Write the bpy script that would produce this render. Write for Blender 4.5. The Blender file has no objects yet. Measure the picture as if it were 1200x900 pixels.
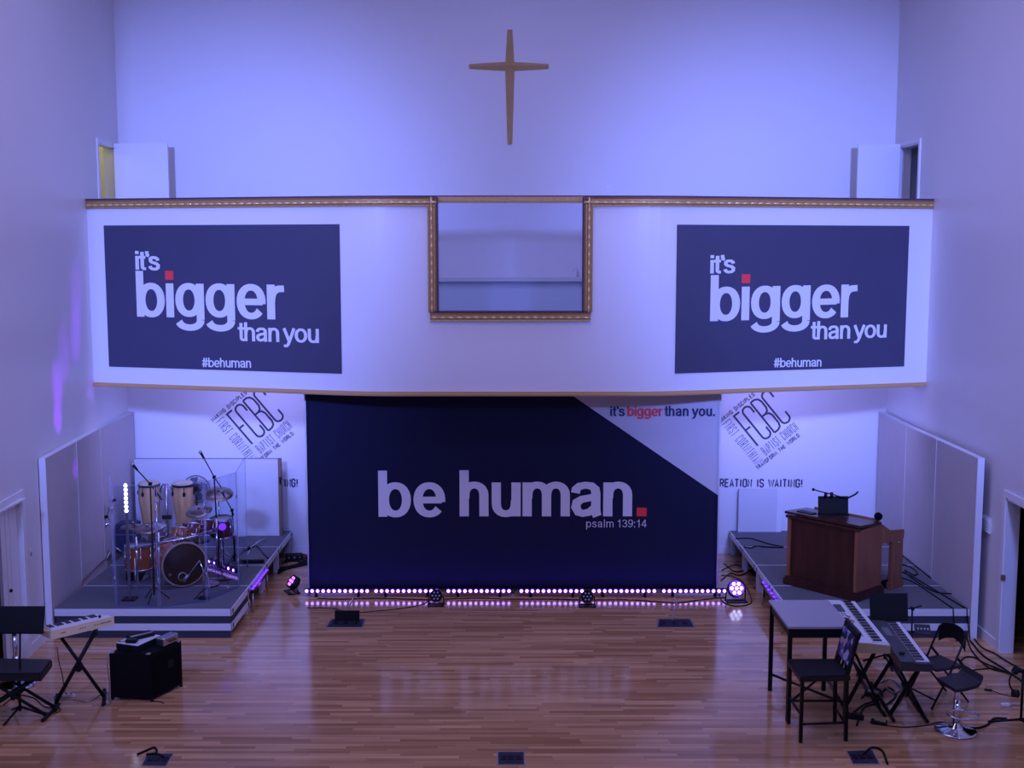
import bpy, bmesh, math, random
from mathutils import Vector, Matrix
random.seed(7)
S = bpy.context.scene
COL = S.collection
PI = math.pi
R = math.radians
# ------------------------------------------------------------------ camera
F, CAMZ = 1400.0, 5.2
PITCH = math.atan(161 / F)
cam = bpy.data.cameras.new('camera'); cam.lens = 42; cam.sensor_width = 36; cam.clip_end = 200
co = bpy.data.objects.new('camera', cam); COL.objects.link(co)
co.location = (0, 0, CAMZ); co.rotation_euler = (PI / 2 - PITCH, 0, 0)
S.camera = co
# ------------------------------------------------------------------ world, exposure, lights
w = bpy.data.worlds.new('world'); S.world = w; w.use_nodes = True
w.node_tree.nodes['Background'].inputs[0].default_value = (0.25, 0.25, 0.5, 1)
w.node_tree.nodes['Background'].inputs[1].default_value = 0.05
S.view_settings.view_transform = 'Standard'; S.view_settings.look = 'None'
S.view_settings.exposure = 0.0; S.view_settings.gamma = 1; S.view_settings.use_curve_mapping = False

def aim(o, target):
    d = Vector(target) - o.location
    o.rotation_euler = d.to_track_quat('-Z', 'Y').to_euler()

def area(name, loc, target, sx, sy, power, color):
    l = bpy.data.lights.new(name, 'AREA'); l.shape = 'RECTANGLE'; l.size = sx; l.size_y = sy
    l.energy = power; l.color = color
    o = bpy.data.objects.new(name, l); COL.objects.link(o); o.location = loc; aim(o, target)
    return o

def spot(name, loc, target, power, color, angle, blend=0.5, rad=0.08):
    l = bpy.data.lights.new(name, 'SPOT'); l.energy = power; l.color = color
    l.spot_size = R(angle); l.spot_blend = blend; l.shadow_soft_size = rad
    o = bpy.data.objects.new(name, l); COL.objects.link(o); o.location = loc; aim(o, target)
    return o

LAV = (0.19, 0.265, 1.0)
WARM = (1.0, 0.62, 0.45)
# blue stage wash from the front of house, left and right
spot('wash_light', (-5.4, 3.0, 8.0), (-5.0, 18.4, 5.2), 9500, LAV, 36, 1.0, 0.45)
spot('wash_light', (5.4, 3.0, 8.0), (4.9, 18.4, 5.1), 9500, LAV, 36, 1.0, 0.45)
spot('wash_light', (-5.0, 3.0, 7.8), (-5.3, 16.5, 1.4), 3400, LAV, 34, 1.0, 0.45)
spot('wash_light', (5.0, 3.0, 7.8), (5.4, 16.5, 1.4), 3400, LAV, 34, 1.0, 0.45)
spot('wash_light', (0.0, 2.0, 8.4), (0.0, 19.0, 4.0), 1500, LAV, 60, 1.0, 0.45)
# ceiling fixtures along the room
for y in (4.0, 10.0, 15.5):
    area('ceiling_fixture_light', (0, y, 10.3), (0, y, 0), 9.0, 1.2, 178, (0.28, 0.33, 1.0))
area('house_light', (0, 13.0, 10.2), (0, 14.0, 0), 8.0, 1.0, 78, WARM)
# upward wash of the led bars onto the foot of the backdrop
area('bar_wash_light', (0.05, 17.38, 0.15), (0.05, 17.58, 0.75), 6.6, 0.04, 7, (0.16, 0.05, 1.0))
# unseen fill lights added under the balcony to brighten the back wall
area('soffit_fill_light', (-4.1, 18.15, 3.0), (-4.7, 19.9, 2.1), 1.6, 0.3, 48, (0.30, 0.30, 1.0))
area('soffit_fill_light', (4.2, 18.15, 3.0), (4.7, 19.9, 2.1), 1.6, 0.3, 48, (0.30, 0.30, 1.0))
# lamp of the stair hall behind the upper left door
o = bpy.data.lights.new('hall_lamp_light', 'POINT'); o.energy = 20; o.color = (1.0, 0.92, 0.45); o.shadow_soft_size = 0.15
oo = bpy.data.objects.new('hall_lamp_light', o); COL.objects.link(oo); oo.location = (-7.9, 19.1, 7.3)

# ------------------------------------------------------------------ helpers: pixels of the photograph to points of the room
_c, _s = math.cos(PITCH), math.sin(PITCH)
def ray(px, py):
    u = (px - 600) / F; v = (py - 450) / F
    return Vector((u, _c - v * _s, -_s - v * _c))
def G(px, py, z=0.0):
    r = ray(px, py); t = (z - CAMZ) / r.z
    return Vector((r.x * t, r.y * t, z))
def P(px, py, Y):
    r = ray(px, py); t = Y / r.y
    return Vector((r.x * t, Y, CAMZ + r.z * t))
def onplane(px, py, p0, n):
    r = ray(px, py); c0 = Vector((0, 0, CAMZ))
    t = (Vector(p0) - c0).dot(n) / r.dot(n)
    return c0 + r * t

# ------------------------------------------------------------------ mesh builder
class MB:
    def __init__(s): s.v = []; s.f = []; s.sm = []
    def add(s, vs, fs, smooth=False):
        b = len(s.v); s.v += [tuple(v) for v in vs]
        s.f += [tuple(i + b for i in f) for f in fs]; s.sm += [smooth] * len(fs); return s
    def box(s, c, d, rz=0.0, rx=0.0, ry=0.0):
        M = Matrix.Rotation(rz, 3, 'Z') @ Matrix.Rotation(ry, 3, 'Y') @ Matrix.Rotation(rx, 3, 'X')
        c = Vector(c); vs = []
        for z in (-1, 1):
            for x, y in ((-1, -1), (1, -1), (1, 1), (-1, 1)):
                vs.append(c + M @ Vector((x * d[0] / 2, y * d[1] / 2, z * d[2] / 2)))
        return s.add(vs, [(3, 2, 1, 0), (4, 5, 6, 7), (0, 1, 5, 4), (1, 2, 6, 5), (2, 3, 7, 6), (3, 0, 4, 7)])
    def bb(s, x0, x1, y0, y1, z0, z1):
        return s.box(((x0 + x1) / 2, (y0 + y1) / 2, (z0 + z1) / 2), (abs(x1 - x0), abs(y1 - y0), abs(z1 - z0)))
    def bev(s, c, d, b=0.01, rz=0.0, rx=0.0):          # box with chamfered vertical and top/bottom edges
        M = Matrix.Rotation(rz, 3, 'Z') @ Matrix.Rotation(rx, 3, 'X'); c = Vector(c)
        hx, hy, hz = d[0] / 2, d[1] / 2, d[2] / 2
        def ring(k, z):
            x, y = hx - k, hy - k; q = b
            return [Vector(p) for p in ((x - q, -y, z), (x, -y + q, z), (x, y - q, z), (x - q, y, z), (-x + q, y, z), (-x, y - q, z), (-x, -y + q, z), (-x + q, -y, z))]
        rs = [ring(b, -hz), ring(0, -hz + b), ring(0, hz - b), ring(b, hz)]
        vs = [c + M @ p for r in rs for p in r]; fs = [tuple(range(7, -1, -1)), tuple(range(24, 32))]
        for k in range(3):
            for i in range(8):
                j = (i + 1) % 8; fs.append((k * 8 + i, k * 8 + j, k * 8 + 8 + j, k * 8 + 8 + i))
        return s.add(vs, fs)
    def cyl(s, a, b, r, r2=None, n=12, cap=True):
        r2 = r if r2 is None else r2
        a, b = Vector(a), Vector(b); d = (b - a).normalized()
        u = d.orthogonal().normalized(); v = d.cross(u); vs = []
        for p, q in ((a, r), (b, r2)):
            for i in range(n):
                t = 2 * PI * i / n; vs.append(p + (u * math.cos(t) + v * math.sin(t)) * q)
        s.add(vs, [(i, (i + 1) % n, n + (i + 1) % n, n + i) for i in range(n)], True)
        if cap:
            s.add(vs[:n], [tuple(range(n - 1, -1, -1))]); s.add(vs[n:], [tuple(range(n))])
        return s
    def tube(s, pts, r, n=6, closed=False):
        pts = [Vector(p) for p in pts]; m = len(pts); vs = []; prev = None
        for k, p in enumerate(pts):
            a = pts[(k - 1) % m] if (closed or k) else p; b = pts[(k + 1) % m] if (closed or k < m - 1) else p
            d = (b - a)
            d = d.normalized() if d.length > 1e-9 else Vector((0, 0, 1))
            if prev is None: u = d.orthogonal().normalized()
            else:
                u = prev - d * prev.dot(d); u = u.normalized() if u.length > 1e-6 else d.orthogonal().normalized()
            prev = u; v = d.cross(u)
            for i in range(n):
                t = 2 * PI * i / n; vs.append(p + (u * math.cos(t) + v * math.sin(t)) * r)
        fs = []
        for k in range(m if closed else m - 1):
            for i in range(n):
                j = (i + 1) % n; k2 = (k + 1) % m
                fs.append((k * n + i, k * n + j, k2 * n + j, k2 * n + i))
        s.add(vs, fs, True)
        if not closed:
            s.add(vs[:n], [tuple(range(n - 1, -1, -1))]); s.add(vs[-n:], [tuple(range(n))])
        return s
    def lathe(s, prof, a=(0, 0, 0), axis=(0, 0, 1), n=24):     # prof: (radius, height)
        a = Vector(a); d = Vector(axis).normalized(); u = d.orthogonal().normalized(); v = d.cross(u); vs = []
        for r, h in prof:
            for i in range(n):
                t = 2 * PI * i / n; vs.append(a + d * h + (u * math.cos(t) + v * math.sin(t)) * max(r, 1e-4))
        fs = []
        for k in range(len(prof) - 1):
            for i in range(n):
                j = (i + 1) % n; fs.append((k * n + i, k * n + j, k * n + n + j, k * n + n + i))
        return s.add(vs, fs, True)
    def prism(s, poly, vec):                                   # closed polygon swept along vec
        poly = [Vector(p) for p in poly]; vec = Vector(vec); n = len(poly)
        vs = poly + [p + vec for p in poly]
        return s.add(vs, [tuple(range(n - 1, -1, -1)), tuple(range(n, 2 * n))] + [(i, (i + 1) % n, n + (i + 1) % n, n + i) for i in range(n)])
    def sphere(s, c, r, n=12, sz=1.0):
        k = n // 2
        return s.lathe([(r * math.sin(PI * i / k), -r * sz * math.cos(PI * i / k)) for i in range(k + 1)], c, (0, 0, 1), n)
    def build(s, name, m, parent=None, label=None, kind=None):
        me = bpy.data.meshes.new(name); me.from_pydata(s.v, [], s.f)
        me.polygons.foreach_set('use_smooth', s.sm); me.update()
        bm = bmesh.new(); bm.from_mesh(me)
        bmesh.ops.remove_doubles(bm, verts=bm.verts, dist=1e-6)
        bmesh.ops.recalc_face_normals(bm, faces=bm.faces)
        bm.to_mesh(me); bm.free()
        me.materials.append(m)
        o = bpy.data.objects.new(name, me); COL.objects.link(o)
        if parent: o.parent = parent
        if label: o['label'] = label
        if kind: o['kind'] = kind
        return o

def tag(o, label, cat, group=None):
    o['label'] = label; o['category'] = cat
    if group: o['group'] = group
    return o
def thing(name, label, cat, loc=(0, 0, 0), rz=0.0, group=None):
    o = bpy.data.objects.new(name, None); COL.objects.link(o); o.empty_display_size = 0.1
    o.location = loc; o.rotation_euler = (0, 0, rz); return tag(o, label, cat, group)
def struct(name, mb, m, parent=None):
    return mb.build(name, m, parent, kind='structure')
def dup(root, loc, rz, label):
    r = root.copy(); COL.objects.link(r); r.location = loc; r.rotation_euler = (0, 0, rz); r['label'] = label
    for ch in list(root.children):
        c = ch.copy(); COL.objects.link(c); c.parent = r
        for g in list(ch.children):
            d = g.copy(); COL.objects.link(d); d.parent = c
    return r

# ------------------------------------------------------------------ materials
def mat(name, col, rough=0.5, metal=0.0, noise=0.0, nscale=8.0, bump=0.0, bscale=60.0, coat=0.0, spec=None, emit=None, es=0.0, rvar=0.0):
    m = bpy.data.materials.new(name); m.use_nodes = True; nt = m.node_tree; b = nt.nodes['Principled BSDF']
    b.inputs['Base Color'].default_value = (*col, 1); b.inputs['Roughness'].default_value = rough; b.inputs['Metallic'].default_value = metal
    if coat: b.inputs['Coat Weight'].default_value = coat; b.inputs['Coat Roughness'].default_value = 0.12
    if spec is not None: b.inputs['Specular IOR Level'].default_value = spec
    if emit: b.inputs['Emission Color'].default_value = (*emit, 1); b.inputs['Emission Strength'].default_value = es
    if noise or bump or rvar:
        tc = nt.nodes.new('ShaderNodeTexCoord')
    if noise:
        n = nt.nodes.new('ShaderNodeTexNoise'); n.inputs['Scale'].default_value = nscale; n.inputs['Detail'].default_value = 4
        nt.links.new(tc.outputs['Object'], n.inputs['Vector'])
        r = nt.nodes.new('ShaderNodeMapRange'); r.inputs['To Min'].default_value = 1 - noise; r.inputs['To Max'].default_value = 1 + noise
        nt.links.new(n.outputs['Fac'], r.inputs['Value'])
        mx = nt.nodes.new('ShaderNodeMix'); mx.data_type = 'RGBA'; mx.blend_type = 'MULTIPLY'; mx.inputs[0].default_value = 1
        mx.inputs[6].default_value = (*col, 1); nt.links.new(r.outputs[0], mx.inputs[7]); nt.links.new(mx.outputs[2], b.inputs['Base Color'])
    if rvar:
        n = nt.nodes.new('ShaderNodeTexNoise'); n.inputs['Scale'].default_value = 2.2; n.inputs['Detail'].default_value = 5
        nt.links.new(tc.outputs['Object'], n.inputs['Vector'])
        r = nt.nodes.new('ShaderNodeMapRange'); r.inputs['To Min'].default_value = rough - rvar; r.inputs['To Max'].default_value = rough + rvar
        nt.links.new(n.outputs['Fac'], r.inputs['Value']); nt.links.new(r.outputs[0], b.inputs['Roughness'])
    if bump:
        n = nt.nodes.new('ShaderNodeTexNoise'); n.inputs['Scale'].default_value = bscale
        nt.links.new(tc.outputs['Object'], n.inputs['Vector'])
        bp = nt.nodes.new('ShaderNodeBump'); bp.inputs['Strength'].default_value = bump; bp.inputs['Distance'].default_value = 0.01
        nt.links.new(n.outputs['Fac'], bp.inputs['Height']); nt.links.new(bp.outputs[0], b.inputs['Normal'])
    return m
def emitm(name, col, st, base=(0.02, 0.02, 0.02)):
    return mat(name, base, 0.3, emit=col, es=st)

def floor_mat():
    m = bpy.data.materials.new('varnished_hardwood'); m.use_nodes = True; nt = m.node_tree; b = nt.nodes['Principled BSDF']
    tc = nt.nodes.new('ShaderNodeTexCoord')
    sp = nt.nodes.new('ShaderNodeSeparateXYZ'); nt.links.new(tc.outputs['Object'], sp.inputs[0])
    dv = nt.nodes.new('ShaderNodeMath'); dv.operation = 'DIVIDE'; dv.inputs[1].default_value = 0.06; nt.links.new(sp.outputs[1], dv.inputs[0])
    fl = nt.nodes.new('ShaderNodeMath'); fl.operation = 'FLOOR'; nt.links.new(dv.outputs[0], fl.inputs[0])
    wn = nt.nodes.new('ShaderNodeTexWhiteNoise'); wn.noise_dimensions = '1D'; nt.links.new(fl.outputs[0], wn.inputs['W'])
    ma = nt.nodes.new('ShaderNodeMath'); ma.operation = 'MULTIPLY_ADD'; ma.inputs[1].default_value = 7.3; nt.links.new(wn.outputs['Value'], ma.inputs[0]); nt.links.new(sp.outputs[0], ma.inputs[2])
    cb = nt.nodes.new('ShaderNodeCombineXYZ'); nt.links.new(ma.outputs[0], cb.inputs[0]); nt.links.new(sp.outputs[1], cb.inputs[1])
    br = nt.nodes.new('ShaderNodeTexBrick'); br.offset = 0.0
    br.inputs['Scale'].default_value = 1.0; br.inputs['Brick Width'].default_value = 0.95; br.inputs['Row Height'].default_value = 0.06
    br.inputs['Mortar Size'].default_value = 0.0012; br.inputs['Bias'].default_value = 0.0
    br.inputs['Color1'].default_value = (0.42, 0.20, 0.085, 1); br.inputs['Color2'].default_value = (0.75, 0.43, 0.21, 1); br.inputs['Mortar'].default_value = (0.25, 0.11, 0.05, 1)
    nt.links.new(cb.outputs[0], br.inputs['Vector'])
    mp = nt.nodes.new('ShaderNodeMapping'); mp.inputs['Scale'].default_value = (0.35, 3.0, 1)
    nt.links.new(tc.outputs['Object'], mp.inputs['Vector'])
    n = nt.nodes.new('ShaderNodeTexNoise'); n.inputs['Scale'].default_value = 2.4; n.inputs['Detail'].default_value = 6
    nt.links.new(mp.outputs[0], n.inputs['Vector'])
    r = nt.nodes.new('ShaderNodeMapRange'); r.inputs['From Min'].default_value = 0.3; r.inputs['From Max'].default_value = 0.7
    r.inputs['To Min'].default_value = 0.82; r.inputs['To Max'].default_value = 1.15
    nt.links.new(n.outputs['Fac'], r.inputs['Value'])
    mx = nt.nodes.new('ShaderNodeMix'); mx.data_type = 'RGBA'; mx.blend_type = 'MULTIPLY'; mx.inputs[0].default_value = 1
    nt.links.new(br.outputs['Color'], mx.inputs[6]); nt.links.new(r.outputs[0], mx.inputs[7]); nt.links.new(mx.outputs[2], b.inputs['Base Color'])
    n2 = nt.nodes.new('ShaderNodeTexNoise'); n2.inputs['Scale'].default_value = 1.3; n2.inputs['Detail'].default_value = 4
    nt.links.new(mp.outputs[0], n2.inputs['Vector'])
    r2 = nt.nodes.new('ShaderNodeMapRange'); r2.inputs['To Min'].default_value = 0.07; r2.inputs['To Max'].default_value = 0.17
    nt.links.new(n2.outputs['Fac'], r2.inputs['Value']); nt.links.new(r2.outputs[0], b.inputs['Roughness'])
    b.inputs['Specular IOR Level'].default_value = 0.6
    bp = nt.nodes.new('ShaderNodeBump'); bp.inputs['Strength'].default_value = 0.06; bp.inputs['Distance'].default_value = 0.004
    nt.links.new(br.outputs['Fac'], bp.inputs['Height']); nt.links.new(bp.outputs[0], b.inputs['Normal'])
    return m

def wood(name, c1, c2, rough=0.35, scale=3.0, stretch=(8, 8, 0.6)):
    m = bpy.data.materials.new(name); m.use_nodes = True; nt = m.node_tree; b = nt.nodes['Principled BSDF']
    tc = nt.nodes.new('ShaderNodeTexCoord'); mp = nt.nodes.new('ShaderNodeMapping'); mp.inputs['Scale'].default_value = stretch
    nt.links.new(tc.outputs['Object'], mp.inputs['Vector'])
    n = nt.nodes.new('ShaderNodeTexNoise'); n.inputs['Scale'].default_value = scale; n.inputs['Detail'].default_value = 6
    nt.links.new(mp.outputs[0], n.inputs['Vector'])
    cr = nt.nodes.new('ShaderNodeValToRGB'); cr.color_ramp.elements[0].position = 0.3; cr.color_ramp.elements[1].position = 0.7
    cr.color_ramp.elements[0].color = (*c1, 1); cr.color_ramp.elements[1].color = (*c2, 1)
    nt.links.new(n.outputs['Fac'], cr.inputs[0]); nt.links.new(cr.outputs[0], b.inputs['Base Color'])
    b.inputs['Roughness'].default_value = rough
    return m

def clear(name, tint, alpha_rough=0.02, fac=0.1):
    m = bpy.data.materials.new(name); m.use_nodes = True; nt = m.node_tree
    for n in list(nt.nodes):
        if n.type == 'BSDF_PRINCIPLED': nt.nodes.remove(n)
    out = [n for n in nt.nodes if n.type == 'OUTPUT_MATERIAL'][0]
    tr = nt.nodes.new('ShaderNodeBsdfTransparent'); tr.inputs[0].default_value = (*tint, 1)
    gl = nt.nodes.new('ShaderNodeBsdfGlossy'); gl.inputs['Roughness'].default_value = alpha_rough; gl.inputs[0].default_value = (1, 1, 1, 1)
    fr = nt.nodes.new('ShaderNodeLayerWeight'); fr.inputs[0].default_value = 0.5
    pw = nt.nodes.new('ShaderNodeMath'); pw.operation = 'POWER'; pw.inputs[1].default_value = 4.5; nt.links.new(fr.outputs['Facing'], pw.inputs[0])
    ad = nt.nodes.new('ShaderNodeMath'); ad.operation = 'MULTIPLY_ADD'; ad.inputs[1].default_value = 0.7; ad.inputs[2].default_value = fac; nt.links.new(pw.outputs[0], ad.inputs[0])
    mx = nt.nodes.new('ShaderNodeMixShader'); nt.links.new(ad.outputs[0], mx.inputs[0]); nt.links.new(tr.outputs[0], mx.inputs[1]); nt.links.new(gl.outputs[0], mx.inputs[2])
    nt.links.new(mx.outputs[0], out.inputs[0])
    return m

M_wall = mat('painted_plaster', (0.78, 0.76, 0.77), 0.42, noise=0.025, nscale=0.9, bump=0.04, bscale=30)
M_fascia = mat('satin_white_fascia', (0.84, 0.83, 0.84), 0.30, noise=0.02, nscale=0.8)
M_ceil = mat('ceiling_paint', (0.6, 0.6, 0.6), 0.8)
M_floor = floor_mat()
M_gold = mat('gilded_moulding', (0.55, 0.33, 0.12), 0.4, 0.35, noise=0.3, nscale=40)
M_goldhi = mat('gilded_beads', (0.8, 0.6, 0.32), 0.3, 0.45)
M_goldflat = mat('gold_painted_wood', (0.62, 0.38, 0.16), 0.4, 0.15)
M_capdark = mat('dark_violet_cap', (0.07, 0.03, 0.10), 0.5)
M_white = mat('white_gloss_paint', (0.82, 0.82, 0.84), 0.35)
M_panel = mat('padded_panel_fabric', (0.60, 0.55, 0.56), 0.85, noise=0.05, nscale=3, bump=0.15, bscale=200)
M_board = mat('pale_board', (0.66, 0.66, 0.68), 0.6, noise=0.03, nscale=2)
M_brownedge = mat('brown_edge_trim', (0.22, 0.13, 0.09), 0.6)
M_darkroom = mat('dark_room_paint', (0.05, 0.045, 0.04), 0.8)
M_yellowroom = mat('cream_hall_paint', (0.62, 0.62, 0.45), 0.7)
M_black = mat('black_satin_metal', (0.006, 0.006, 0.007), 0.42, spec=0.22)
M_blackm = mat('black_matte_plastic', (0.008, 0.008, 0.010), 0.6, noise=0.15, nscale=30, spec=0.25)
M_tolex = mat('black_textured_covering', (0.004, 0.004, 0.005), 0.7, bump=0.4, bscale=250, spec=0.15)
M_cloth = mat('black_grille_cloth', (0.004, 0.004, 0.005), 0.9, bump=0.4, bscale=400, spec=0.1)
M_vinyl = mat('black_vinyl_padding', (0.010, 0.010, 0.014), 0.45, bump=0.05, bscale=80, spec=0.4)
M_chrome = mat('polished_chrome', (0.75, 0.75, 0.78), 0.12, 1.0)
M_steel = mat('brushed_steel', (0.5, 0.5, 0.52), 0.32, 1.0)
M_alu = mat('aluminium_rail', (0.80, 0.80, 0.83), 0.42, 0.12, noise=0.04, nscale=6)
M_carpet = mat('grey_stage_carpet', (0.135, 0.135, 0.15), 0.95, noise=0.16, nscale=60, bump=0.25, bscale=300)
M_skirt = mat('dark_step_riser', (0.045, 0.045, 0.06), 0.9, noise=0.1, nscale=40)
M_navy = (0.006, 0.007, 0.03)
M_poster = mat('dark_satin_print', (0.052, 0.052, 0.098), 0.42, noise=0.06, nscale=2.5, rvar=0.06)
M_ltr = mat('white_print', (0.80, 0.80, 0.82), 0.45)
M_red = mat('red_print', (0.95, 0.05, 0.05), 0.5)
M_navyltr = mat('navy_print', (0.02, 0.02, 0.10), 0.6)
M_vinyltxt = mat('dark_wall_vinyl', (0.045, 0.04, 0.075), 0.6)
M_organ = wood('stained_walnut', (0.035, 0.009, 0.006), (0.065, 0.018, 0.010), 0.3, 2.0, (6, 6, 0.7))
M_organside = wood('warm_walnut', (0.22, 0.075, 0.032), (0.33, 0.12, 0.055), 0.35, 2.0, (6, 6, 0.7))
M_conga = wood('natural_ash_staves', (0.62, 0.32, 0.12), (0.88, 0.54, 0.24), 0.35, 1.6, (14, 14, 0.3))
M_skin = mat('drum_skin', (0.62, 0.50, 0.36), 0.6, noise=0.1, nscale=12)
M_amber = mat('amber_burst_lacquer', (0.55, 0.13, 0.02), 0.16, noise=0.5, nscale=5, coat=0.6)
M_redlac = mat('dark_cherry_lacquer', (0.16, 0.02, 0.015), 0.16, noise=0.4, nscale=6, coat=0.6)
M_hoop = mat('pale_wood_hoop', (0.55, 0.42, 0.30), 0.4)
M_headblack = mat('black_drum_head', (0.004, 0.004, 0.006), 0.5, spec=0.2)
M_headwhite = mat('coated_drum_head', (0.6, 0.6, 0.62), 0.6)
M_cymbal = mat('bronze_cymbal', (0.42, 0.33, 0.26), 0.3, 0.9)
M_acryl = clear('clear_acrylic', (0.89, 0.91, 0.98), 0.05, 0.035)
M_acedge = mat('acrylic_edge', (0.45, 0.5, 0.8), 0.2)
M_acedge.node_tree.nodes['Principled BSDF'].inputs['Alpha'].default_value = 0.45
M_glass = clear('tinted_glass', (0.90, 0.92, 0.97), 0.01, 0.03)
M_cable = mat('black_rubber_cable', (0.006, 0.005, 0.006), 0.6, spec=0.2)
M_wcable = mat('white_cable', (0.6, 0.6, 0.65), 0.5)
M_kwhite = mat('white_keyboard_shell', (0.72, 0.70, 0.72), 0.4)
M_kcream = mat('cream_keyboard_side', (0.88, 0.68, 0.38), 0.45, noise=0.04)
M_ktan = mat('tan_end_cheek', (0.42, 0.30, 0.13), 0.5, noise=0.06)
M_kdark = mat('charcoal_keyboard_shell', (0.03, 0.03, 0.036), 0.4)
M_keyw = mat('ivory_keys', (0.78, 0.76, 0.76), 0.3)
M_keyb = mat('ebony_keys', (0.012, 0.012, 0.014), 0.25)
M_table = mat('grey_laminate', (0.36, 0.33, 0.37), 0.3, noise=0.04, nscale=5)
M_pool = mat('pale_blue_pool_lining', (0.72, 0.82, 0.90), 0.4, noise=0.03)
M_brass = mat('aged_brass', (0.66, 0.44, 0.20), 0.42, 0.45, noise=0.1, nscale=5)
M_led = emitm('lit_led_lens', (0.52, 0.33, 1.0), 7)
M_ledhalo = emitm('violet_led_halo', (0.20, 0.03, 1.0), 3.5)  # rim emission imitates the violet bloom around lit lenses
M_ledwhite = emitm('cool_white_led', (0.72, 0.78, 1.0), 5)
M_ledviolet = emitm('violet_led', (0.14, 0.02, 1.0), 2.2)
M_leddim = emitm('faint_violet_led', (0.55, 0.16, 1.0), 3.0)
M_ledoff = mat('unlit_led_lens', (0.55, 0.55, 0.7), 0.2)
M_screen = mat('grey_lcd', (0.10, 0.12, 0.12), 0.2)
M_plate = mat('floor_box_lid', (0.03, 0.03, 0.05), 0.45, 0.3, noise=0.2, nscale=20)
M_ring = mat('pale_metal_ring', (0.4, 0.38, 0.4), 0.4, 0.6)
M_purplepat = None

# ------------------------------------------------------------------ lettering
def arc(cx, cy, rx, ry, a0, a1, n=14, e=2.12):
    out = []
    for i in range(n + 1):
        a = R(a0 + (a1 - a0) * i / n); c, s_ = math.cos(a), math.sin(a)
        out.append((cx + rx * math.copysign(abs(c) ** (2 / e), c), cy + ry * math.copysign(abs(s_) ** (2 / e), s_)))
    return out
SV, SH = 0.145, 0.105
def _arch(x0, x1): 
    m = (x0 + x1) / 2
    return [(x0, .28)] + arc(m, .33, (x1 - x0) / 2, .16, 178, 0, 10) + [(x1, 0)]
LOW = {
 'b': (.61, [[(.12, 0), (.12, .72)], arc(.325, .265, .178, .222, 0, 360, 26)]),
 'p': (.61, [[(.12, -.19), (.12, .53)], arc(.325, .265, .178, .222, 0, 360, 26)]),
 'g': (.61, [arc(.285, .275, .175, .215, 0, 360, 26), [(.49, .53), (.49, -.03)] , arc(.29, -.03, .20, .125, 0, -165, 12)]),
 'e': (.59, [arc(.30, .265, .185, .222, -6, -322 + 0, 1, 2) and arc(.30, .265, .185, .222, -8, 322, 26), [(.14, .262), (.50, .262)]]),
 'a': (.58, [[(.105, .365), (.115, .42), (.165, .47), (.26, .488), (.36, .475), (.415, .42), (.425, .35), (.425, .12), (.432, .05), (.45, 0)],
             [(.425, .315), (.33, .29), (.2, .265), (.125, .215), (.112, .145), (.15, .07), (.22, .045), (.32, .065), (.40, .13)]]),
 'n': (.58, [[(.12, 0), (.12, .53)], _arch(.13, .43)]),
 'h': (.58, [[(.12, 0), (.12, .72)], _arch(.13, .43)]),
 'm': (.86, [[(.12, 0), (.12, .53)], _arch(.13, .425), _arch(.425, .72)]),
 'u': (.58, [[(.44, 0), (.44, .53)], [(.56 - x, .53 - y) for x, y in _arch(.13, .43)]]),
 'i': (.24, [[(.12, 0), (.12, .53)], [(.12, .60), (.12, .72)]]),
 'I': (.24, [[(.12, 0), (.12, .53)]]),
 'l': (.24, [[(.12, 0), (.12, .72)]]),
 'r': (.37, [[(.12, 0), (.12, .53)], [(.12, .26), (.135, .36), (.18, .435), (.25, .465), (.35, .47)]]),
 't': (.33, [[(.165, .69), (.165, .17), (.17, .09), (.215, .05), (.31, .047)], [(.03, .483), (.30, .483)]]),
 's': (.53, [[(.42, .375), (.40, .43), (.34, .478), (.25, .488), (.165, .475), (.118, .42), (.12, .36), (.165, .31), (.27, .28), (.375, .245), (.425, .19), (.415, .11), (.36, .06), (.26, .043), (.16, .06), (.105, .115), (.098, .16)]]),
 'o': (.60, [arc(.30, .265, .185, .222, 0, 360, 26)]),
 'y': (.54, [[(.075, .53), (.275, .04)], [(.475, .53), (.29, .04), (.235, -.08), (.18, -.14), (.06, -.14)]]),
 '.': (.25, [[(.12, 0), (.12, .135)]]),
 ':': (.25, [[(.12, 0), (.12, .12)], [(.12, .38), (.12, .5)]]),
 "'": (.20, [[(.11, .60), (.11, .72)], [(.15, .62), (.11, .51)]]),
 '#': (.62, [[(.18, 0), (.25, .7)], [(.37, 0), (.44, .7)], [(.05, .22), (.56, .22)], [(.07, .47), (.58, .47)]]),
 '1': (.50, [[(.30, 0), (.30, .71)], [(.28, .60), (.20, .54), (.09, .53)]]),
 '3': (.56, [[(.09, .53), (.13, .62), (.27, .665), (.41, .62), (.45, .52), (.40, .42), (.26, .375)], [(.26, .375), (.42, .33), (.48, .21), (.42, .09), (.27, .045), (.13, .09), (.075, .2)]]),
 '9': (.56, [arc(.28, .48, .18, .19, 0, 360, 20), [(.46, .48), (.455, .28), (.40, .12), (.27, .045), (.14, .07), (.09, .16)]]),
 '4': (.56, [[(.38, 0), (.38, .70)], [(.38, .68), (.06, .21)], [(.05, .2), (.53, .2)]]),
 ' ': (.22, []),
}
def rr(x0, y0, x1, y1, r=0.3):
    return None
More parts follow.
